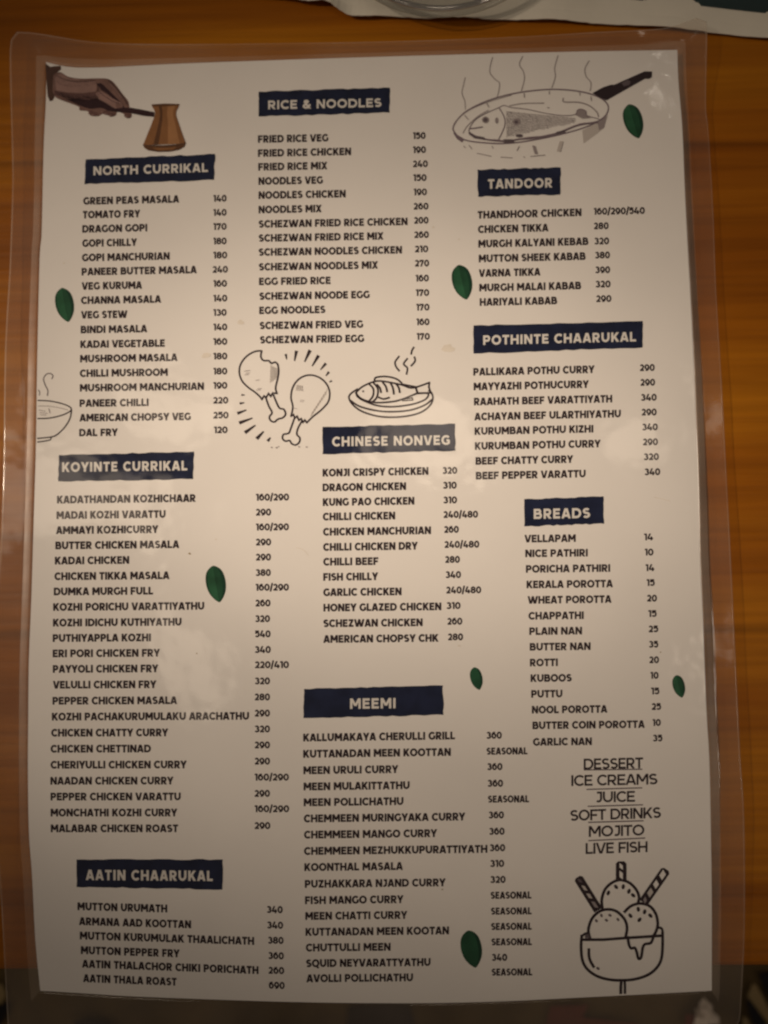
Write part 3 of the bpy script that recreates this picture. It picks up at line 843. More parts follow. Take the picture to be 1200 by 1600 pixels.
# ---- leaves
LEAF = [((96.7, 450), (106.7, 503), 27.5), ((716.7, 414), (729, 468), 29.5), ((982.7, 163), (998, 216), 28.5), ((333, 884), (343, 941), 29.5), ((740.7, 1042.7), (749, 1078), 18), ((1056.7, 1055), (1065.7, 1090), 18), ((731.7, 1454), (743, 1512), 31)]
for i, (a, b, wd) in enumerate(LEAF):
    a, b = Vector(a), Vector(b)
    ax = (b - a); ln = ax.length; ax.normalize(); nx = Vector((-ax.y, ax.x))
    # outline: blunt at the top, drawn out to a point below
    prof = [(0, 0), (.02, .24), (.09, .62), (.20, .90), (.36, 1.04), (.54, 1.04), (.72, .88), (.86, .58), (.95, .28), (1.0, 0)]
    up_ = [a + ax * (t * ln) + nx * (h * wd / 2 * 1.02) for t, h in prof]
    dn_ = [a + ax * (t * ln) - nx * (h * wd / 2 * 0.96) for t, h in prof]
    ol = smooth_line([tuple(p) for p in up_] + [tuple(p) for p in dn_[-2:0:-1]], 4, True)
    pr = Print()
    pr.fill(ol, 'leaf')
    # lighter half beside the mid-rib and the dark lower edge, as printed
    cres = [a + ax * (t * ln) + nx * (h * wd / 2 * .80) for t, h in prof[1:-1]] + [a + ax * (t * ln) + nx * (h * wd / 2 * .05) for t, h in prof[-2:0:-1]]
    pr.fill([tuple(p) for p in cres], 'leaf_light' if i not in (4, 6) else 'leaf')
    dk = [a + ax * (t * ln) - nx * (h * wd / 2 * .92) for t, h in prof[2:-1]] + [a + ax * (t * ln) - nx * (h * wd / 2 * .62) for t, h in prof[-2:1:-1]]
    pr.fill([tuple(p) for p in dk], 'leaf_dark')
    pr.build('leaf_print', menu)

# ---- drawings
def zoomer(ox, oy, k):
    return lambda pts: [(ox + x / k, oy + y / k) for x, y in pts]

# chicken drumsticks
Z = zoomer(340, 530, 1200 / 380)
pr = Print()
meatA = [(215, 57), (180, 62), (140, 87), (113, 125), (107, 165), (120, 205), (150, 237), (185, 262), (212, 287), (218, 298)]
pr.stroke(Z(smooth_line(meatA, 5)), 2.7, 'ink')
pr.stroke(Z([(218, 298), (229, 280), (240, 287), (251, 268), (262, 282), (272, 265), (293, 268)]), 2.7, 'ink')
pr.stroke(Z(smooth_line([(293, 268), (286, 240), (297, 190), (301, 155), (297, 125)], 5)), 2.7, 'ink')
pr.stroke(Z(smooth_line([(297, 125), (284, 113), (265, 119), (252, 106), (226, 105), (213, 86), (217, 58)], 3)), 2.7, 'ink')
pr.stroke(Z(smooth_line([(237, 287), (252, 330), (268, 362), (255, 383), (262, 402), (280, 408), (298, 394), (320, 388), (335, 370), (326, 346), (305, 340), (290, 312), (275, 275)], 4)), 2.7, 'ink')
for k in range(7):
    x = 262 + k * 5.5
    pr.stroke(Z([(x, 128 + k * 3), (x - 3, 215 - k * 4)]), 0.7, 'pale')
for x, y in ((140, 158), (148, 168), (150, 156), (142, 176), (196, 203), (200, 252), (206, 245)):
    pr.stroke(Z([(x - 9, y), (x + 9, y - 2)]), .8, 'grey')
pr.build('drumstick_drawing', menu, 'drumstick drawing with a bite taken out')
pr = Print()
meatB = [(362, 380), (371, 335), (362, 288), (370, 240), (395, 202), (430, 181), (470, 178), (510, 194), (540, 225), (553, 265), (545, 310), (510, 350), (470, 382), (440, 412)]
pr.stroke(Z(smooth_line(meatB, 5)), 2.7, 'ink')
pr.stroke(Z([(440, 412), (430, 399), (421, 410), (412, 392), (401, 400), (392, 380), (381, 389), (374, 372), (362, 380)]), 2.7, 'ink')
pr.stroke(Z(smooth_line([(378, 392), (361, 440), (350, 464), (325, 470), (320, 490), (335, 503), (355, 500), (365, 515), (385, 522), (403, 508), (405, 486), (391, 470), (396, 440), (415, 405)], 4)), 2.7, 'ink')
for k in range(9):
    x, y = 540 - k * 9, 245 + k * 14
    pr.stroke(Z([(x, y), (x - 8, y + 30 - k)]), .9, 'pale')
for k in range(5):
    pr.stroke(Z([(392 + k * 6, 226 + k), (386 + k * 8, 252 + k)]), .8, 'pale')
for x, y in ((418, 300), (412, 306), (382, 340)):
    pr.stroke(Z([(x - 8, y), (x + 8, y + 3)]), .8, 'grey')
pr.build('drumstick_drawing', menu, 'whole drumstick drawing')
pr = Print()
for (xa, ya), (xb, yb), wd in [((336, 73), (341, 100), 4.0), ((389, 57), (379, 108), 5.2), ((456, 54), (429, 112), 5.6), ((498, 80), (466, 133), 5.2), ((534, 119), (507, 151), 4.4), ((549, 161), (534, 181), 4.0), ((563, 205), (551, 212), 3.2),
        ((117, 275), (134, 275), 3.0), ((109, 317), (131, 313), 3.8), ((97, 366), (141, 349), 4.6), ((106, 413), (171, 389), 5.2), ((134, 461), (186, 424), 5.2), ((192, 491), (226, 455), 5.4), ((246, 503), (259, 485), 4.4)]:
    pr.stroke(Z([(xa, ya), ((xa + xb) / 2, (ya + yb) / 2), (xb, yb)]), wd, 'ink', taper=(1.0, .35))
for x, y, r in ((266, 534, 1.3), (290, 535, 1.5), (300, 530, 1), (401, 531, 1.3), (438, 532, 1.3)):
    pr.disc(340 + x / 3.158, 530 + y / 3.158, r, r * .8, 'grey')
pr.build('burst_print', menu, 'black dashes bursting round the drumsticks')

# steaming fish on a plate
pr = Print()
W0 = 2.8
pr.stroke(Z(smooth_line([(690, 246), (658, 268), (648, 290), (666, 322), (710, 355), (780, 378), (850, 385), (930, 380), (1000, 362), (1045, 330), (1062, 295), (1056, 266), (1042, 254)], 5)), W0, 'ink')
pr.stroke(Z(smooth_line([(655, 302), (700, 331), (780, 352), (860, 358), (950, 350), (1020, 326), (1057, 298)], 5)), W0, 'ink')
pr.stroke(Z(smooth_line([(684, 268), (690, 283), (720, 303), (790, 328), (870, 333), (960, 321), (1020, 300), (1040, 277), (1030, 266), (985, 268)], 5)), W0, 'ink')
pr.build('plate_drawing', menu, 'outlined oval plate under the fish')
pr = Print()
pr.stroke(Z(smooth_line([(682, 265), (710, 237), (760, 213), (800, 206), (860, 215), (910, 226), (950, 240), (985, 235), (1045, 214)], 5)), W0, 'ink')
pr.stroke(Z([(1045, 214), (1042, 236), (1052, 265), (985, 266)]), W0, 'ink')
pr.stroke(Z(smooth_line([(985, 266), (940, 285), (880, 305), (800, 313), (750, 308), (705, 291), (682, 265)], 5)), W0, 'ink')
pr.stroke(Z(smooth_line([(774, 206), (781, 189), (830, 184), (880, 195), (908, 216)], 5)), W0, 'ink')
pr.stroke(Z(smooth_line([(748, 222), (768, 245), (766, 280), (748, 304)], 4)), W0, 'ink')
pr.stroke(Z(smooth_line([(768, 214), (790, 245), (786, 285), (766, 308)], 4)), W0, 'ink')
pr.disc(340 + 718 / 3.158, 530 + 257 / 3.158, 1.5, 1.5, 'ink')
for a, b in (((786, 224), (806, 262)), ((815, 214), (836, 258)), ((851, 214), (869, 270)), ((880, 221), (898, 262))):
    pr.stroke(Z(smooth_line([a, ((a[0] + b[0]) / 2 + 4, (a[1] + b[1]) / 2 - 3), b], 3)), W0, 'ink')
pr.stroke(Z(smooth_line([(795, 287), (818, 295), (846, 288)], 4)), W0, 'ink')
pr.stroke(Z([(898, 300), (960, 289), (963, 300), (912, 304)]), 1.7, 'ink')
pr.stroke(Z([(977, 240), (986, 266)]), W0, 'ink')
pr.stroke(Z([(910, 222), (950, 230), (982, 236)]), W0, 'ink')
pr.build('fish_drawing', menu, 'outlined fish on the oval plate')
pr = Print()
for q in ([(895, 85), (876, 112), (880, 135), (896, 156)], [(936, 96), (918, 122), (936, 142), (932, 172)], [(971, 88), (974, 108), (955, 131)], [(968, 40), (959, 55), (955, 73)]):
    pr.stroke(Z(smooth_line(q, 5)), 2.7, 'ink')
pr.build('steam_drawing', menu, 'steam curls over the fish plate')

# soup bowl cut off by the sheet's edge
Z = zoomer(0, 400, 3.0)
pr = Print()
pr.stroke(Z(smooth_line([(178, 677), (235, 680), (290, 692), (325, 706), (334, 720), (320, 733), (285, 748), (230, 760), (177, 762)], 5)), 2.0, 'ink')
pr.stroke(Z(smooth_line([(335, 722), (328, 760), (305, 800), (270, 835), (240, 848), (176, 855)], 5)), 2.0, 'ink')
pr.stroke(Z(smooth_line([(240, 848), (234, 862), (205, 868), (176, 872)], 4)), 1.8, 'ink')
pr.stroke(Z(smooth_line([(180, 703), (230, 704), (280, 712), (318, 722)], 5)), 1.0, 'grey')
for a, b in (((182, 722), (212, 728)), ((186, 734), (222, 738)), ((190, 744), (216, 746)), ((228, 715), (234, 735))):
    pr.stroke(Z([a, b]), 1.0, 'grey')
pr.build('bowl_drawing', menu, 'outlined soup bowl cut by the sheet edge')
pr = Print()
pr.stroke(Z(smooth_line([(243, 575), (248, 562), (237, 551), (218, 554), (204, 575), (212, 605), (224, 630), (222, 654)], 5)), 1.6, 'mid')
pr.stroke(Z(smooth_line([(180, 628), (186, 640), (184, 652)], 4)), 1.3, 'mid')
pr.build('steam_drawing', menu, 'steam curl over the soup bowl')

# frying pan with a fish
Z = zoomer(700, 80, 1200 / 330)
panE = [(30, 430), (48, 396), (90, 352), (150, 315), (230, 280), (330, 250), (450, 228), (580, 217), (700, 222), (800, 240), (870, 268), (905, 300), (911, 330), (895, 366), (850, 400), (780, 432), (700, 457), (600, 482), (500, 502), (400, 518), (300, 525), (200, 520), (110, 508), (55, 482), (32, 452)]
pr = Print()
pr.fill(Z([(912, 318), (905, 375), (882, 440), (845, 470), (770, 525), (763, 450), (850, 405), (897, 368)]), 'pale')
pr.fill(Z([(905, 368), (888, 435), (858, 450), (850, 408), (893, 375)]), 'grey')
pr.stroke(Z(smooth_line(panE, 4, True)), 2.2, 'line', closed=True)
pr.stroke(Z(smooth_line([(40, 415), (66, 376), (130, 330), (240, 285), (360, 250)], 4)), 1.1, 'grey')
pr.fill(Z([(30, 445), (52, 474), (95, 500), (80, 519), (52, 500), (32, 470)]), 'line')
pr.stroke(Z(smooth_line([(350, 310), (430, 297), (545, 295)], 4)), 1.6, 'grey')
pr.stroke(Z(smooth_line([(655, 268), (660, 288), (740, 290), (800, 308), (845, 345), (855, 372)], 4)), 2.0, 'grey')
pr.stroke(Z(smooth_line([(85, 465), (110, 425), (170, 370), (230, 335)], 4)), 1.4, 'grey')
for a, b in (((165, 580), (245, 597)), ((300, 602), (365, 606)), ((470, 598), (550, 590)), ((120, 535), (135, 555)), ((250, 540), (256, 552)), ((405, 540), (392, 565)), ((90, 540), (98, 548)), ((430, 600), (436, 604)), ((95, 365), (115, 388)), ((220, 295), (232, 318)), ((432, 240), (434, 262)), ((575, 228), (576, 242)), ((748, 235), (750, 250)), ((812, 258), (814, 280)), ((565, 320), (575, 322))):
    pr.stroke(Z([a, b]), 1.3, 'grey')
pr.fill(Z([(478, 535), (496, 538), (510, 585), (492, 583)]), 'grey')
pr.fill(Z([(635, 510), (655, 512), (640, 570), (618, 568)]), 'pale')
pan = pr.build('pan_drawing', menu, 'sketched frying pan with a dark handle')
pr = Print(6)
pr.fill(Z([(820, 238), (880, 205), (925, 190), (945, 190), (1080, 130), (1118, 114), (1160, 115), (1158, 148), (1140, 158), (1120, 156), (900, 280), (868, 266)]), 'ink')
pr.fill(Z([(985, 180), (1020, 163), (1038, 172), (1030, 192), (1000, 200)]), 'mid')
pr.build('handle_drawing', pan)
fishO = [(118, 452), (150, 395), (205, 358), (290, 320), (318, 308), (360, 320), (450, 330), (550, 352), (650, 366), (722, 360), (735, 335), (758, 329), (785, 342), (790, 366), (862, 388), (820, 404), (745, 414), (640, 455), (560, 480), (450, 490), (350, 510), (280, 504), (200, 498), (150, 480)]
pr = Print(4)
pr.fill(Z([(722, 362), (738, 333), (760, 329), (785, 342), (790, 366), (815, 380), (765, 384)]), 'grey')
pr.stroke(Z(smooth_line(fishO, 3, True)), 1.3, 'line', closed=True)
pr.stroke(Z(smooth_line([(292, 325), (318, 370), (324, 415), (308, 460), (288, 500)], 4)), 1.6, 'line')
rs = random.Random(4)
lay0 = pr.layer
for i in range(52):
    x = 332 + i * 7.6
    top = 330 + max(0, x - 330) * 0.10; bot = 492 - max(0, x - 330) * 0.21
    y = top + 12
    while y < bot - 8:
        pr.stroke(Z([(x + rs.uniform(-2, 2), y), (x + 4, y + 6)]), .9, 'grey' if rs.random() < .75 else 'mid')
        y += rs.uniform(8, 12)
        pr.layer = lay0
pr.up()
pr.disc(700 + 213 / 3.636, 80 + 390 / 3.636, 5.6, 5.2, 'grey', 16)
pr.disc(700 + 213 / 3.636, 80 + 390 / 3.636, 3.4, 3.2, 'mid', 14)
pr.disc(700 + 277 / 3.636, 80 + 394 / 3.636, 2.6, 5.0, 'grey', 12)
pr.disc(700 + 390 / 3.636, 80 + 400 / 3.636, 6.4, 5.6, 'grey', 16)
pr.disc(700 + 388 / 3.636, 80 + 402 / 3.636, 3.2, 2.8, 'mid', 14)
pr.disc(700 + 405 / 3.636, 80 + 480 / 3.636, 6.0, 2.6, 'mid', 12)
pr.stroke(Z(smooth_line([(122, 440), (160, 436), (195, 430)], 4)), 1.8, 'line')
pr.stroke(Z(smooth_line([(120, 462), (160, 485), (210, 500), (330, 512), (400, 500), (480, 494), (560, 480), (640, 460), (740, 420), (850, 404)], 4)), 2.6, 'line')
pr.fill(Z([(120, 458), (150, 478), (205, 488), (215, 505), (150, 495), (118, 472)]), 'mid')
pr.fill(Z([(315, 500), (370, 500), (378, 518), (318, 522)]), 'mid')
pr.fill(Z([(615, 458), (660, 448), (668, 460), (618, 472)]), 'mid')
pr.build('fish_drawing', menu, 'scaly grey fish sketched in the pan')
pr = Print()
for q in ([(98, 150), (86, 200), (80, 240), (96, 285), (98, 330)], [(254, 35), (240, 85), (240, 125), (268, 160), (292, 180), (290, 220), (279, 262)], [(424, 30), (406, 75), (428, 115), (434, 160), (417, 225)], [(625, 25), (606, 95), (610, 145), (590, 208)], [(802, 55), (778, 100), (786, 145), (812, 178), (808, 225)]):
    pr.stroke(Z(smooth_line(q, 6)), 1.5, 'grey')
pr.build('steam_drawing', menu, 'thin grey steam lines over the frying pan')

# ice cream sundae
Z = zoomer(880, 1330, 6.667)
B = 4.5
pr = Print()
pr.stroke(Z(smooth_line([(193, 880), (186, 1000), (200, 1135), (250, 1228), (350, 1300), (480, 1338), (620, 1345), (750, 1333), (880, 1290), (970, 1220), (1020, 1130), (1035, 1000), (1035, 850)], 5)), B, 'ink')
pr.stroke(Z([(195, 922), (420, 922), (640, 905), (850, 892), (1030, 880)]), B, 'ink')
pr.stroke(Z(smooth_line([(195, 885), (225, 862), (262, 850)], 4)), 3.8, 'ink')
pr.fill(Z([(225, 872), (262, 862), (285, 905), (228, 905)]), 'mid')
pr.stroke(Z(smooth_line([(990, 795), (1025, 805), (1038, 850)], 4)), 3.8, 'ink')
pr.stroke(Z(smooth_line([(605, 1350), (600, 1410), (600, 1478)], 3)), B, 'ink')
pr.stroke(Z(smooth_line([(640, 1350), (643, 1410), (643, 1478)], 3)), 3.8, 'ink')
pr.stroke(Z(smooth_line([(267, 1022), (268, 1090), (285, 1150), (318, 1205)], 4)), 4.2, 'ink')
pr.disc(880 + 362 / 6.667, 1330 + 1222 / 6.667, 3.0, 2.0, 'mid', 10, .6)
pr.stroke(Z(smooth_line([(672, 895), (684, 970), (706, 1012), (745, 1008), (765, 1050), (783, 1118), (812, 1105), (828, 1010), (850, 970), (905, 960), (925, 935), (940, 890)], 4)), 4.2, 'ink')
pr.build('sundae_glass_drawing', menu, 'thick outlined sundae glass on a stem')
def scoop(pts, dots, lab, key='ink'):
    pr = Print()
    pr.stroke(Z(smooth_line(pts, 5)), B, 'ink')
    for x, y, a in dots:
        pr.disc(880 + x / 6.667, 1330 + y / 6.667, 4.2 if key == 'ink' else 3.0, 2.7 if key == 'ink' else 2.0, key, 9, a)
    pr.build('scoop_drawing', menu, lab)
scoop([(408, 600), (402, 500), (440, 392), (520, 322), (600, 300), (690, 330), (760, 400), (790, 475), (782, 530)], [(470, 435, 1.9), (550, 372, .9), (625, 370, 1.7), (685, 418, 1.9), (728, 460, .7)], 'top ice cream scoop drawing')
scoop([(280, 910), (262, 820), (300, 702), (380, 627), (470, 606), (560, 630), (640, 712), (665, 800), (650, 895)], [(345, 725, .9), (398, 670, 1.2), (450, 720, .6), (487, 668, .5), (570, 712, .9)], 'left ice cream scoop drawing', 'mid')
scoop([(640, 632), (705, 572), (800, 545), (900, 572), (965, 655), (985, 760), (965, 840), (930, 895)], [(700, 672, .9), (782, 605, 1.4), (848, 632, 1.8), (908, 672, .8), (795, 715, 2.2)], 'right ice cream scoop drawing')
def straw(a, b, wd, cells, lab):
    a, b = Vector(a), Vector(b)
    d = (b - a).normalized(); n = Vector((-d.y, d.x))
    pr = Print()
    r = wd * .22
    body = [a + n * (wd / 2 - r), a + d * r + n * wd / 2, b + n * wd / 2, b - n * wd / 2, a + d * r - n * wd / 2, a - n * (wd / 2 - r)]
    pr.fill(Z([tuple(p) for p in body]), 'ink')
    for t0, t1, cw, key in cells:
        L_ = (b - a).length
        p0, p1 = a + d * L_ * t0, a + d * L_ * t1
        sk = d * wd * .12
        pr.fill(Z([tuple(p) for p in (p0 + n * cw - sk, p1 + n * cw - sk, p1 - n * cw + sk, p0 - n * cw + sk)]), key)
    pr.build('straw_drawing', menu, lab)
straw((150, 270), (365, 615), 96, [(.06, .16, 14, 'mid'), (.26, .40, 13, 'pale'), (.50, .64, 14, 'pale'), (.74, .92, 15, 'grey')], 'left wafer straw drawing')
straw((1075, 190), (835, 535), 104, [(.08, .25, 26, 'paper'), (.38, .52, 25, 'paper'), (.62, .78, 24, 'pale'), (.88, .97, 18, 'grey')], 'right wafer straw drawing')
straw((604, 105), (604, 305), 112, [(.16, .38, 17, 'paper'), (.55, .88, 17, 'paper')], 'top wafer straw drawing')

# hand with a coffee pot
Z = zoomer(60, 80, 1200 / 280)
pr = Print()
pr.fill(Z([(47, 82), (80, 105), (110, 100), (150, 98), (152, 122), (128, 140), (100, 175), (96, 240), (112, 300), (95, 330), (76, 335), (62, 300), (52, 180)]), 'sleeve')
pr.fill(Z(smooth_line([(98, 165), (120, 145), (152, 142), (200, 170), (280, 183), (400, 181), (468, 186), (510, 216), (560, 282), (600, 332), (608, 366), (625, 420), (618, 446), (590, 448), (570, 420), (530, 405), (518, 430), (485, 440), (462, 428), (430, 420), (400, 436), (350, 432), (334, 405), (300, 398), (280, 395), (270, 372), (200, 345), (120, 312), (96, 270)], 3)), 'skin')
# back of the hand, printed lighter
pr.fill(Z(smooth_line([(110, 180), (150, 150), (205, 180), (285, 192), (370, 196), (390, 230), (370, 275), (280, 280), (190, 276), (120, 262)], 3)), 'skin_light')
pr.fill(Z([(110, 262), (190, 276), (290, 282), (380, 270), (400, 300), (330, 325), (240, 320), (150, 305), (104, 290)]), 'skin_mid')
# hollow of the palm
pr.fill(Z(smooth_line([(180, 318), (260, 322), (340, 325), (410, 312), (470, 350), (560, 385), (620, 385), (622, 408), (540, 408), (470, 400), (420, 380), (340, 385), (250, 352)], 3)), 'skin_dark')
pr.fill(Z(smooth_line([(396, 220), (420, 214), (470, 260), (540, 330), (575, 375), (545, 368), (480, 300), (420, 260)], 3)), 'skin_dark')
# forefinger and thumb
pr.fill(Z(smooth_line([(385, 285), (408, 268), (440, 282), (500, 318), (550, 345), (564, 368), (550, 388), (515, 385), (450, 345), (400, 318)], 3)), 'skin_light')
pr.fill(Z(smooth_line([(410, 200), (468, 192), (505, 222), (552, 288), (594, 336), (602, 368), (588, 368), (540, 305), (480, 245)], 3)), 'skin')
pr.fill(Z(smooth_line([(515, 352), (545, 352), (560, 368), (548, 384), (522, 376)], 3)), 'skin')
# curled fingertips below the handle
for x, y, rx, ry, k in ((352, 412, 17, 17, 'skin_mid'), (376, 420, 24, 15, 'skin_mid'), (418, 402, 16, 15, 'skin'), (455, 412, 22, 15, 'skin_mid'), (490, 424, 22, 14, 'skin_mid'), (598, 432, 24, 16, 'skin_mid'), (286, 386, 14, 12, 'skin')):
    pr.disc(60 + x / 4.286, 80 + y / 4.286, rx / 4.286, ry / 4.286, k, 12)
for q in ([(130, 168), (200, 196), (290, 200), (380, 196)], [(400, 262), (430, 292), (500, 336), (545, 352)], [(470, 196), (520, 246), (570, 312), (598, 360)], [(392, 215), (400, 245), (392, 275)], [(300, 300), (350, 318), (400, 322)], [(160, 300), (220, 316), (280, 320)]):
    pr.stroke(Z(smooth_line(q, 4)), 0.9, 'skin_dark')
for q in ([(480, 218), (520, 264), (556, 310)], [(430, 288), (480, 318), (520, 340)]):
    pr.stroke(Z(smooth_line(q, 4)), 1.2, 'skin_light')
for x, y in ((340, 418), (362, 426), (425, 408), (448, 418), (480, 430), (590, 438)):
    pr.disc(60 + x / 4.286, 80 + y / 4.286, 1.8, 1.1, 'skin_light', 8)
rs = random.Random(31)
lay0 = pr.layer
for k in range(46):                      # engraved hatching along the wrist and the back of the hand
    t = k / 45
    x, y = 108 + 290 * t + rs.uniform(-6, 6), 268 + 38 * math.sin(t * 2.6) + rs.uniform(-10, 12)
    pr.stroke(Z([(x, y), (x + 10, y + 16 + rs.uniform(-4, 6))]), 0.45, 'skin_dark'); pr.layer = lay0
for k in range(30):
    t = k / 29
    x, y = 120 + 260 * t, 196 + rs.uniform(-10, 40)
    pr.stroke(Z([(x, y), (x + 16, y + 5)]), 0.4, 'skin_mid'); pr.layer = lay0
pr.up()
hand = pr.build('hand_drawing', menu, 'printed brown hand holding the pot handle')
pr = Print(14)
pr.fill(Z([(500, 385), (560, 378), (620, 378), (700, 392), (775, 408), (775, 440), (700, 432), (620, 415), (540, 408)]), 'skin_dark')
pot = [(757, 358), (850, 352), (942, 354)]
left = smooth_line([(757, 360), (766, 378), (778, 400), (780, 425), (768, 460), (740, 530), (712, 600), (700, 630)], 4)
right = smooth_line([(943, 356), (936, 375), (924, 400), (922, 430), (938, 480), (960, 545), (980, 600), (986, 618)], 4)
nl = len(left)
fr_ = [0, .12, .24, .36, .46, .58, .72, .86, 1.0]
ks = ['copper_b', 'copper_b', 'copper_a', 'copper_b', 'copper_b', 'copper_c', 'copper_c', 'copper_b']
def across(t):
    out = []
    for i in range(nl):
        r = right[min(i, len(right) - 1)]
        l = left[i]
        out.append((l[0] + (r[0] - l[0]) * t, l[1] + (r[1] - l[1]) * t))
    return out
for a, b, k in zip(fr_, fr_[1:], ks):
    A, Bq = Z(across(a)), Z(across(b))
    for i in range(nl - 1):
        pr.poly([A[i], Bq[i], Bq[i + 1], A[i + 1]], k)
pr.up()
pr.fill(Z([(700, 628), (760, 634), (840, 634), (920, 628), (986, 616), (976, 640), (940, 660), (880, 672), (800, 674), (735, 664), (708, 646)]), 'copper_a')
pr.fill(Z([(760, 645), (840, 648), (930, 640), (900, 660), (800, 664)]), 'copper_b')
pr.stroke(Z([(700, 628), (760, 632), (840, 632), (920, 626), (986, 616)]), 1.1, 'sleeve')
pr.fill(Z([(757, 356), (850, 350), (943, 353), (940, 364), (850, 370), (762, 370)]), 'copper_a')
pr.build('coffee_pot_drawing', menu, 'printed copper pot with a long dark handle')

# ---- marks left on the sheet by use
rs = random.Random(21)
for x, y, r, k in [(296.5, 865, 2.0, 'speck'), (337, 843, 1.5, 'stain'), (307.5, 1021, 1.3, 'speck'), (691, 1390, 1.4, 'speck'), (100, 411, 1.6, 'stain'), (677, 355, 2.0, 'stain'), (717, 374, 1.6, 'stain'), (322, 556, 6, 'stain'), (376, 503, 5, 'stain'), (1032, 1019, 1.2, 'speck'), (717, 1009, 2.0, 'stain'), (700, 544, 9, 'stain')]:
    pr = Print()
    pts = []
    for i in range(11):
        a = 2 * math.pi * i / 11
        q = r * rs.uniform(.6, 1.15)
        pts.append((x + q * math.cos(a) * 1.2, y + q * math.sin(a) * .8))
    pr.fill(pts, k)
    pr.build('stain', menu)
pr = Print()
pr.stroke(smooth_line([(463, 856), (472, 858), (478, 863), (482, 868)], 4), .8, 'stain')
pr.build('stain', menu)
pr = Print()
pr.stroke(smooth_line([(1022, 777), (1032, 779), (1047, 783)], 4), .9, 'stain')
pr.build('stain', menu)

# ================================================================== WHITE PAPER SHEET BEYOND THE MENU
mat_t = thing('paper_placemat', 'white paper sheet with a torn edge and dark teal panel, under the glass dish', 'placemat')
edge = [(380, -8), (440, -3), (462, 1), (483, 6), (505, 6), (516, 11), (523, 17), (533, 22), (547, 26.5), (560, 27.5), (580, 27), (600, 26.5), (640, 27), (667, 29), (700, 28.5), (733, 28.5), (760, 30.5), (800, 31), (830, 31), (867, 32), (900, 34.5), (933, 37), (980, 39), (1033, 43), (1070, 47), (1107, 50.5), (1150, 55), (1200, 60.5), (1300, 70), (1500, 90)]
rs = random.Random(5)
fine = []
for a, b in zip(edge, edge[1:]):
    for k in range(4):
        t = k / 4
        fine.append((a[0] + (b[0] - a[0]) * t, a[1] + (b[1] - a[1]) * t + rs.uniform(-.5, .5)))
fine.append(edge[-1])
zs = [0.0014, 0.0010, 0.0007, 0.0006]
rows = []
front = [on_plane(x, y, TABLE_Z + 0.0014) for x, y in fine]
depth = [0.0, 0.004, 0.02, 0.24]
v, f = [], []
K = len(front)
for j, dd in enumerate(depth):
    for k, p in enumerate(front):
        lift = zs[j] + (0.0008 * (0.5 + 0.5 * math.sin(k * 0.35)) + 0.002 * math.exp(-((fine[k][0] - 510) / 45.0) ** 2)) * (1 if j == 0 else .5 if j == 1 else 0)
        v.append((p.x + dd * .03, p.y + dd, TABLE_Z + lift))
n = len(v)
v += [(a, b, c - 0.0003) for a, b, c in v]
for j in range(len(depth) - 1):
    for k in range(K - 1):
        a = j * K + k
        f.append((a, a + 1, a + K + 1, a + K)); f.append((n + a, n + a + K, n + a + K + 1, n + a + 1))
for k in range(K - 1):
    f.append((k, n + k, n + k + 1, k + 1))
    a = (len(depth) - 1) * K + k
    f.append((a, a + 1, n + a + 1, n + a))
for a in (0, K - 1):
    for j in range(len(depth) - 1):
        f.append((j * K + a, (j + 1) * K + a, n + (j + 1) * K + a, n + j * K + a))
link_mesh('sheet', v, f, ['mat_paper'], mat_t, None, False)
tp = [on_plane(x, y, TABLE_Z + 0.0014) for x, y in [(985, -2.5), (1000, -.5), (1067, 5), (1130, 12), (1200, 20), (1300, 31), (1480, 50)]]
v, f = [], []
for p in tp:
    v += [(p.x, p.y, TABLE_Z + 0.00105), (p.x + .004, p.y + .16, TABLE_Z + 0.00105)]
for k in range(len(tp) - 1):
    f.append((2 * k, 2 * k + 2, 2 * k + 3, 2 * k + 1))
link_mesh('printed_panel', v, f, ['teal'], mat_t)['label'] = 'dark teal panel of the white sheet'

# ================================================================== GLASS DISH
RIM = 0.0065
cd = on_plane(690, -172, TABLE_Z + 0.001 + RIM)
def lathe(name, prof, key, parent, closed=False):
    v, f, rings = [], [], []
    SEG = 96
    for r, z in prof:
        if r == 0:
            rings.append([len(v)]); v.append((0, 0, z))
        else:
            rings.append(list(range(len(v), len(v) + SEG)))
            v += [(r * math.cos(2 * math.pi * k / SEG), r * math.sin(2 * math.pi * k / SEG), z) for k in range(SEG)]
    pairs = list(zip(rings, rings[1:])) + ([(rings[-1], rings[0])] if closed else [])
    for a, b in pairs:
        for k in range(SEG):
            k2 = (k + 1) % SEG
            if len(a) == 1: f.append((a[0], b[k2], b[k]))
            elif len(b) == 1: f.append((a[k], a[k2], b[0]))
            else: f.append((a[k], a[k2], b[k2], b[k]))
    return link_mesh(name, v, f, [key], parent, None, True)
dish = thing('glass_dish', 'round clear glass dish with a shiny rim on the white paper sheet', 'dish')
dish.location = (cd.x, cd.y, TABLE_Z + 0.00095)
lathe('bowl', [(0.0, 0.0), (0.024, 0.0), (0.030, 0.0006), (0.0385, 0.0035), (0.0412, 0.0052), (0.0420, 0.0060), (0.0412, 0.0066), (0.0395, 0.0062), (0.0335, 0.0040), (0.028, 0.0024), (0.022, 0.0018), (0.0, 0.0018)], 'glass', dish)
lathe('rolled_rim', [(0.0396 + 0.0009 * math.cos(a * math.pi / 6), 0.0070 + 0.0007 * math.sin(a * math.pi / 6)) for a in range(12)], 'glass_rim', dish, True)

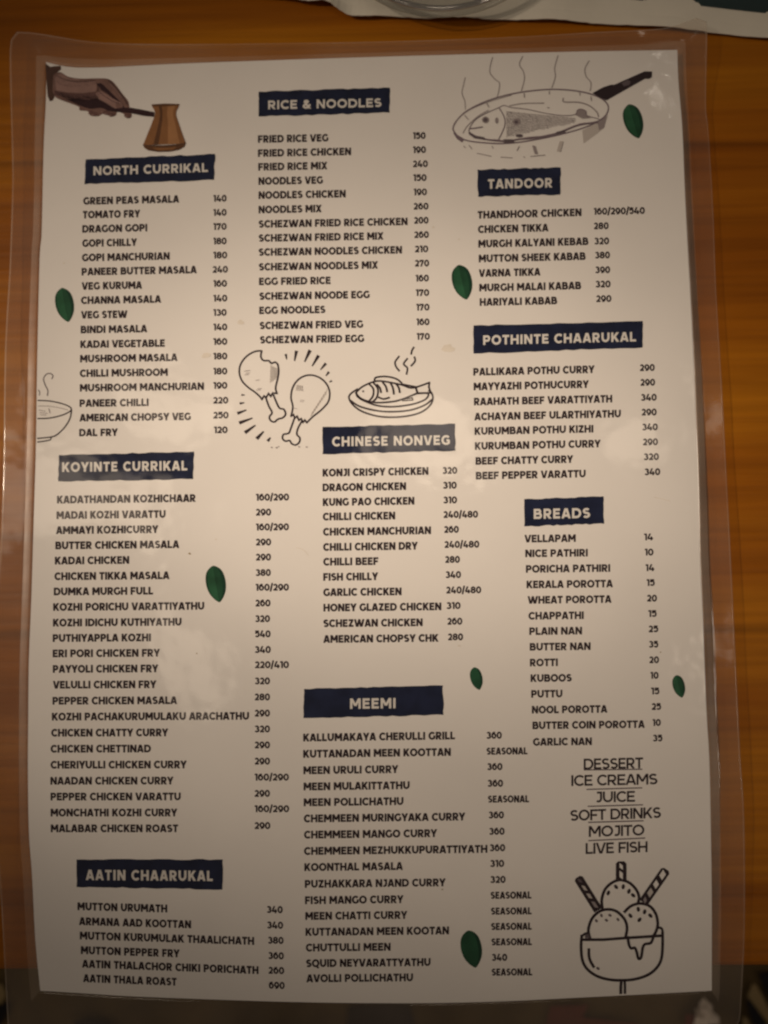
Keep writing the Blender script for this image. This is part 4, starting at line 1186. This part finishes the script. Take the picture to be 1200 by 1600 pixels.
# ================================================================== BEYOND THE TABLE'S FRONT EDGE
LAP = 0.68
cloth = thing('patterned_cloth', 'dark olive cloth with black, cream and red marks below the table edge', 'cloth')
v, f = [], []
nx_, ny_ = 40, 26
def lap_z(x, y):
    e = max(0, abs(x) - 0.42) * 3.0 + max(0, (-0.62 - y)) * 3.0
    return LAP + 0.006 * math.sin(x * 31 + y * 9) + 0.004 * math.sin(x * 57 - y * 40) - 0.58 * min(1, e) ** 1.5
for j in range(ny_ + 1):
    for i in range(nx_ + 1):
        x = -0.75 + 1.5 * i / nx_; y = -0.95 + (yf + 0.12 + 0.95) * j / ny_
        v.append((x, y, max(0.004, lap_z(x, y))))
for j in range(ny_):
    for i in range(nx_):
        a = j * (nx_ + 1) + i
        f.append((a, a + 1, a + nx_ + 2, a + nx_ + 1))
o = link_mesh('fabric', v, f, ['cloth'], cloth, None, True)
md = o.modifiers.new('thickness', 'SOLIDIFY'); md.thickness = 0.003; md.offset = -1
def on_lap(px, py, up_=0.0012):
    p = on_plane(px, py, LAP)
    for _ in range(4):
        p = on_plane(px, py, lap_z(p.x, p.y) + up_)
    return p
def patch(pts, key, lab):
    """A printed mark on the cloth, laid over its folds."""
    tris = tessellate_polygon([[Vector((x, y, 0)) for x, y in pts]])
    c = (sum(p[0] for p in pts) / len(pts), sum(p[1] for p in pts) / len(pts))
    vv = [on_lap(x, y, 0.003) for x, y in pts]
    fs = []
    for t in tris:
        q = [vv[i] for i in t]
        nrm = (q[1] - q[0]).cross(q[2] - q[0])
        fs.append(tuple(t) if nrm.z > 0 else tuple(reversed(t)))
    link_mesh('printed_mark', vv, fs, [key], cloth)['label'] = lab
patch([(1176, 1536), (1182, 1540), (1215, 1600), (1205, 1606), (1186, 1580), (1168, 1556)], 'cloth_cream', 'cream stripe of the cloth')
patch([(1168, 1558), (1186, 1582), (1206, 1612), (1190, 1622), (1176, 1595), (1167, 1570)], 'cloth_black', 'black stripe of the cloth')
patch([(1160, 1588), (1168, 1592), (1182, 1625), (1165, 1630)], 'cloth_cream', 'narrow cream stripe of the cloth')
patch([(1185, 1522), (1215, 1520), (1220, 1575), (1204, 1562)], 'cloth_black', 'black patch of the cloth')
patch([(-12, 1536), (3, 1537), (10, 1552), (4, 1566), (-12, 1570)], 'cloth_cream', 'round cream patch of the cloth')
patch([(-12, 1578), (4, 1568), (14, 1566), (13, 1582), (2, 1600), (-12, 1606)], 'cloth_black', 'black curved mark of the cloth')
patch([(115, 1596), (140, 1592), (170, 1598), (180, 1615), (120, 1618)], 'cloth_black', 'small black mark of the cloth')
patch([(545, 1572), (640, 1570), (650, 1610), (540, 1612)], 'cloth_black', 'wide black mark of the cloth')
patch([(860, 1572), (920, 1570), (910, 1590), (1000, 1600), (960, 1615), (850, 1612)], 'cloth_red', 'dark red mark of the cloth')
patch([(1072, 1585), (1112, 1586), (1112, 1604), (1070, 1604)], 'cloth_red', 'small dark red mark of the cloth')
# crumpled tissue on the cloth
c = on_lap(1095, 1574, 0.0)
rs = random.Random(9)
bpy_v, bpy_f = [], []
RA, SEGS = 5, 12
for i in range(RA + 1):
    th = math.pi * i / RA
    for k in range(SEGS):
        a = 2 * math.pi * k / SEGS
        q = 0.0042 * rs.uniform(.62, 1.1) if 0 < i < RA else 0.0042 * .85
        tri = 1.0 + .25 * math.cos(3 * (a - 1.6))
        bpy_v.append((c.x + q * math.sin(th) * math.cos(a) * tri * 1.15, c.y + q * math.sin(th) * math.sin(a) * tri * 1.15, c.z + 0.0045 + q * math.cos(th)))
for i in range(RA):
    for k in range(SEGS):
        k2 = (k + 1) % SEGS
        bpy_f.append((i * SEGS + k, (i + 1) * SEGS + k, (i + 1) * SEGS + k2, i * SEGS + k2))
t = link_mesh('tissue_scrap', bpy_v, bpy_f, ['tissue'])
tag(t, 'small crumpled white tissue scrap lying on the dark cloth', 'tissue')
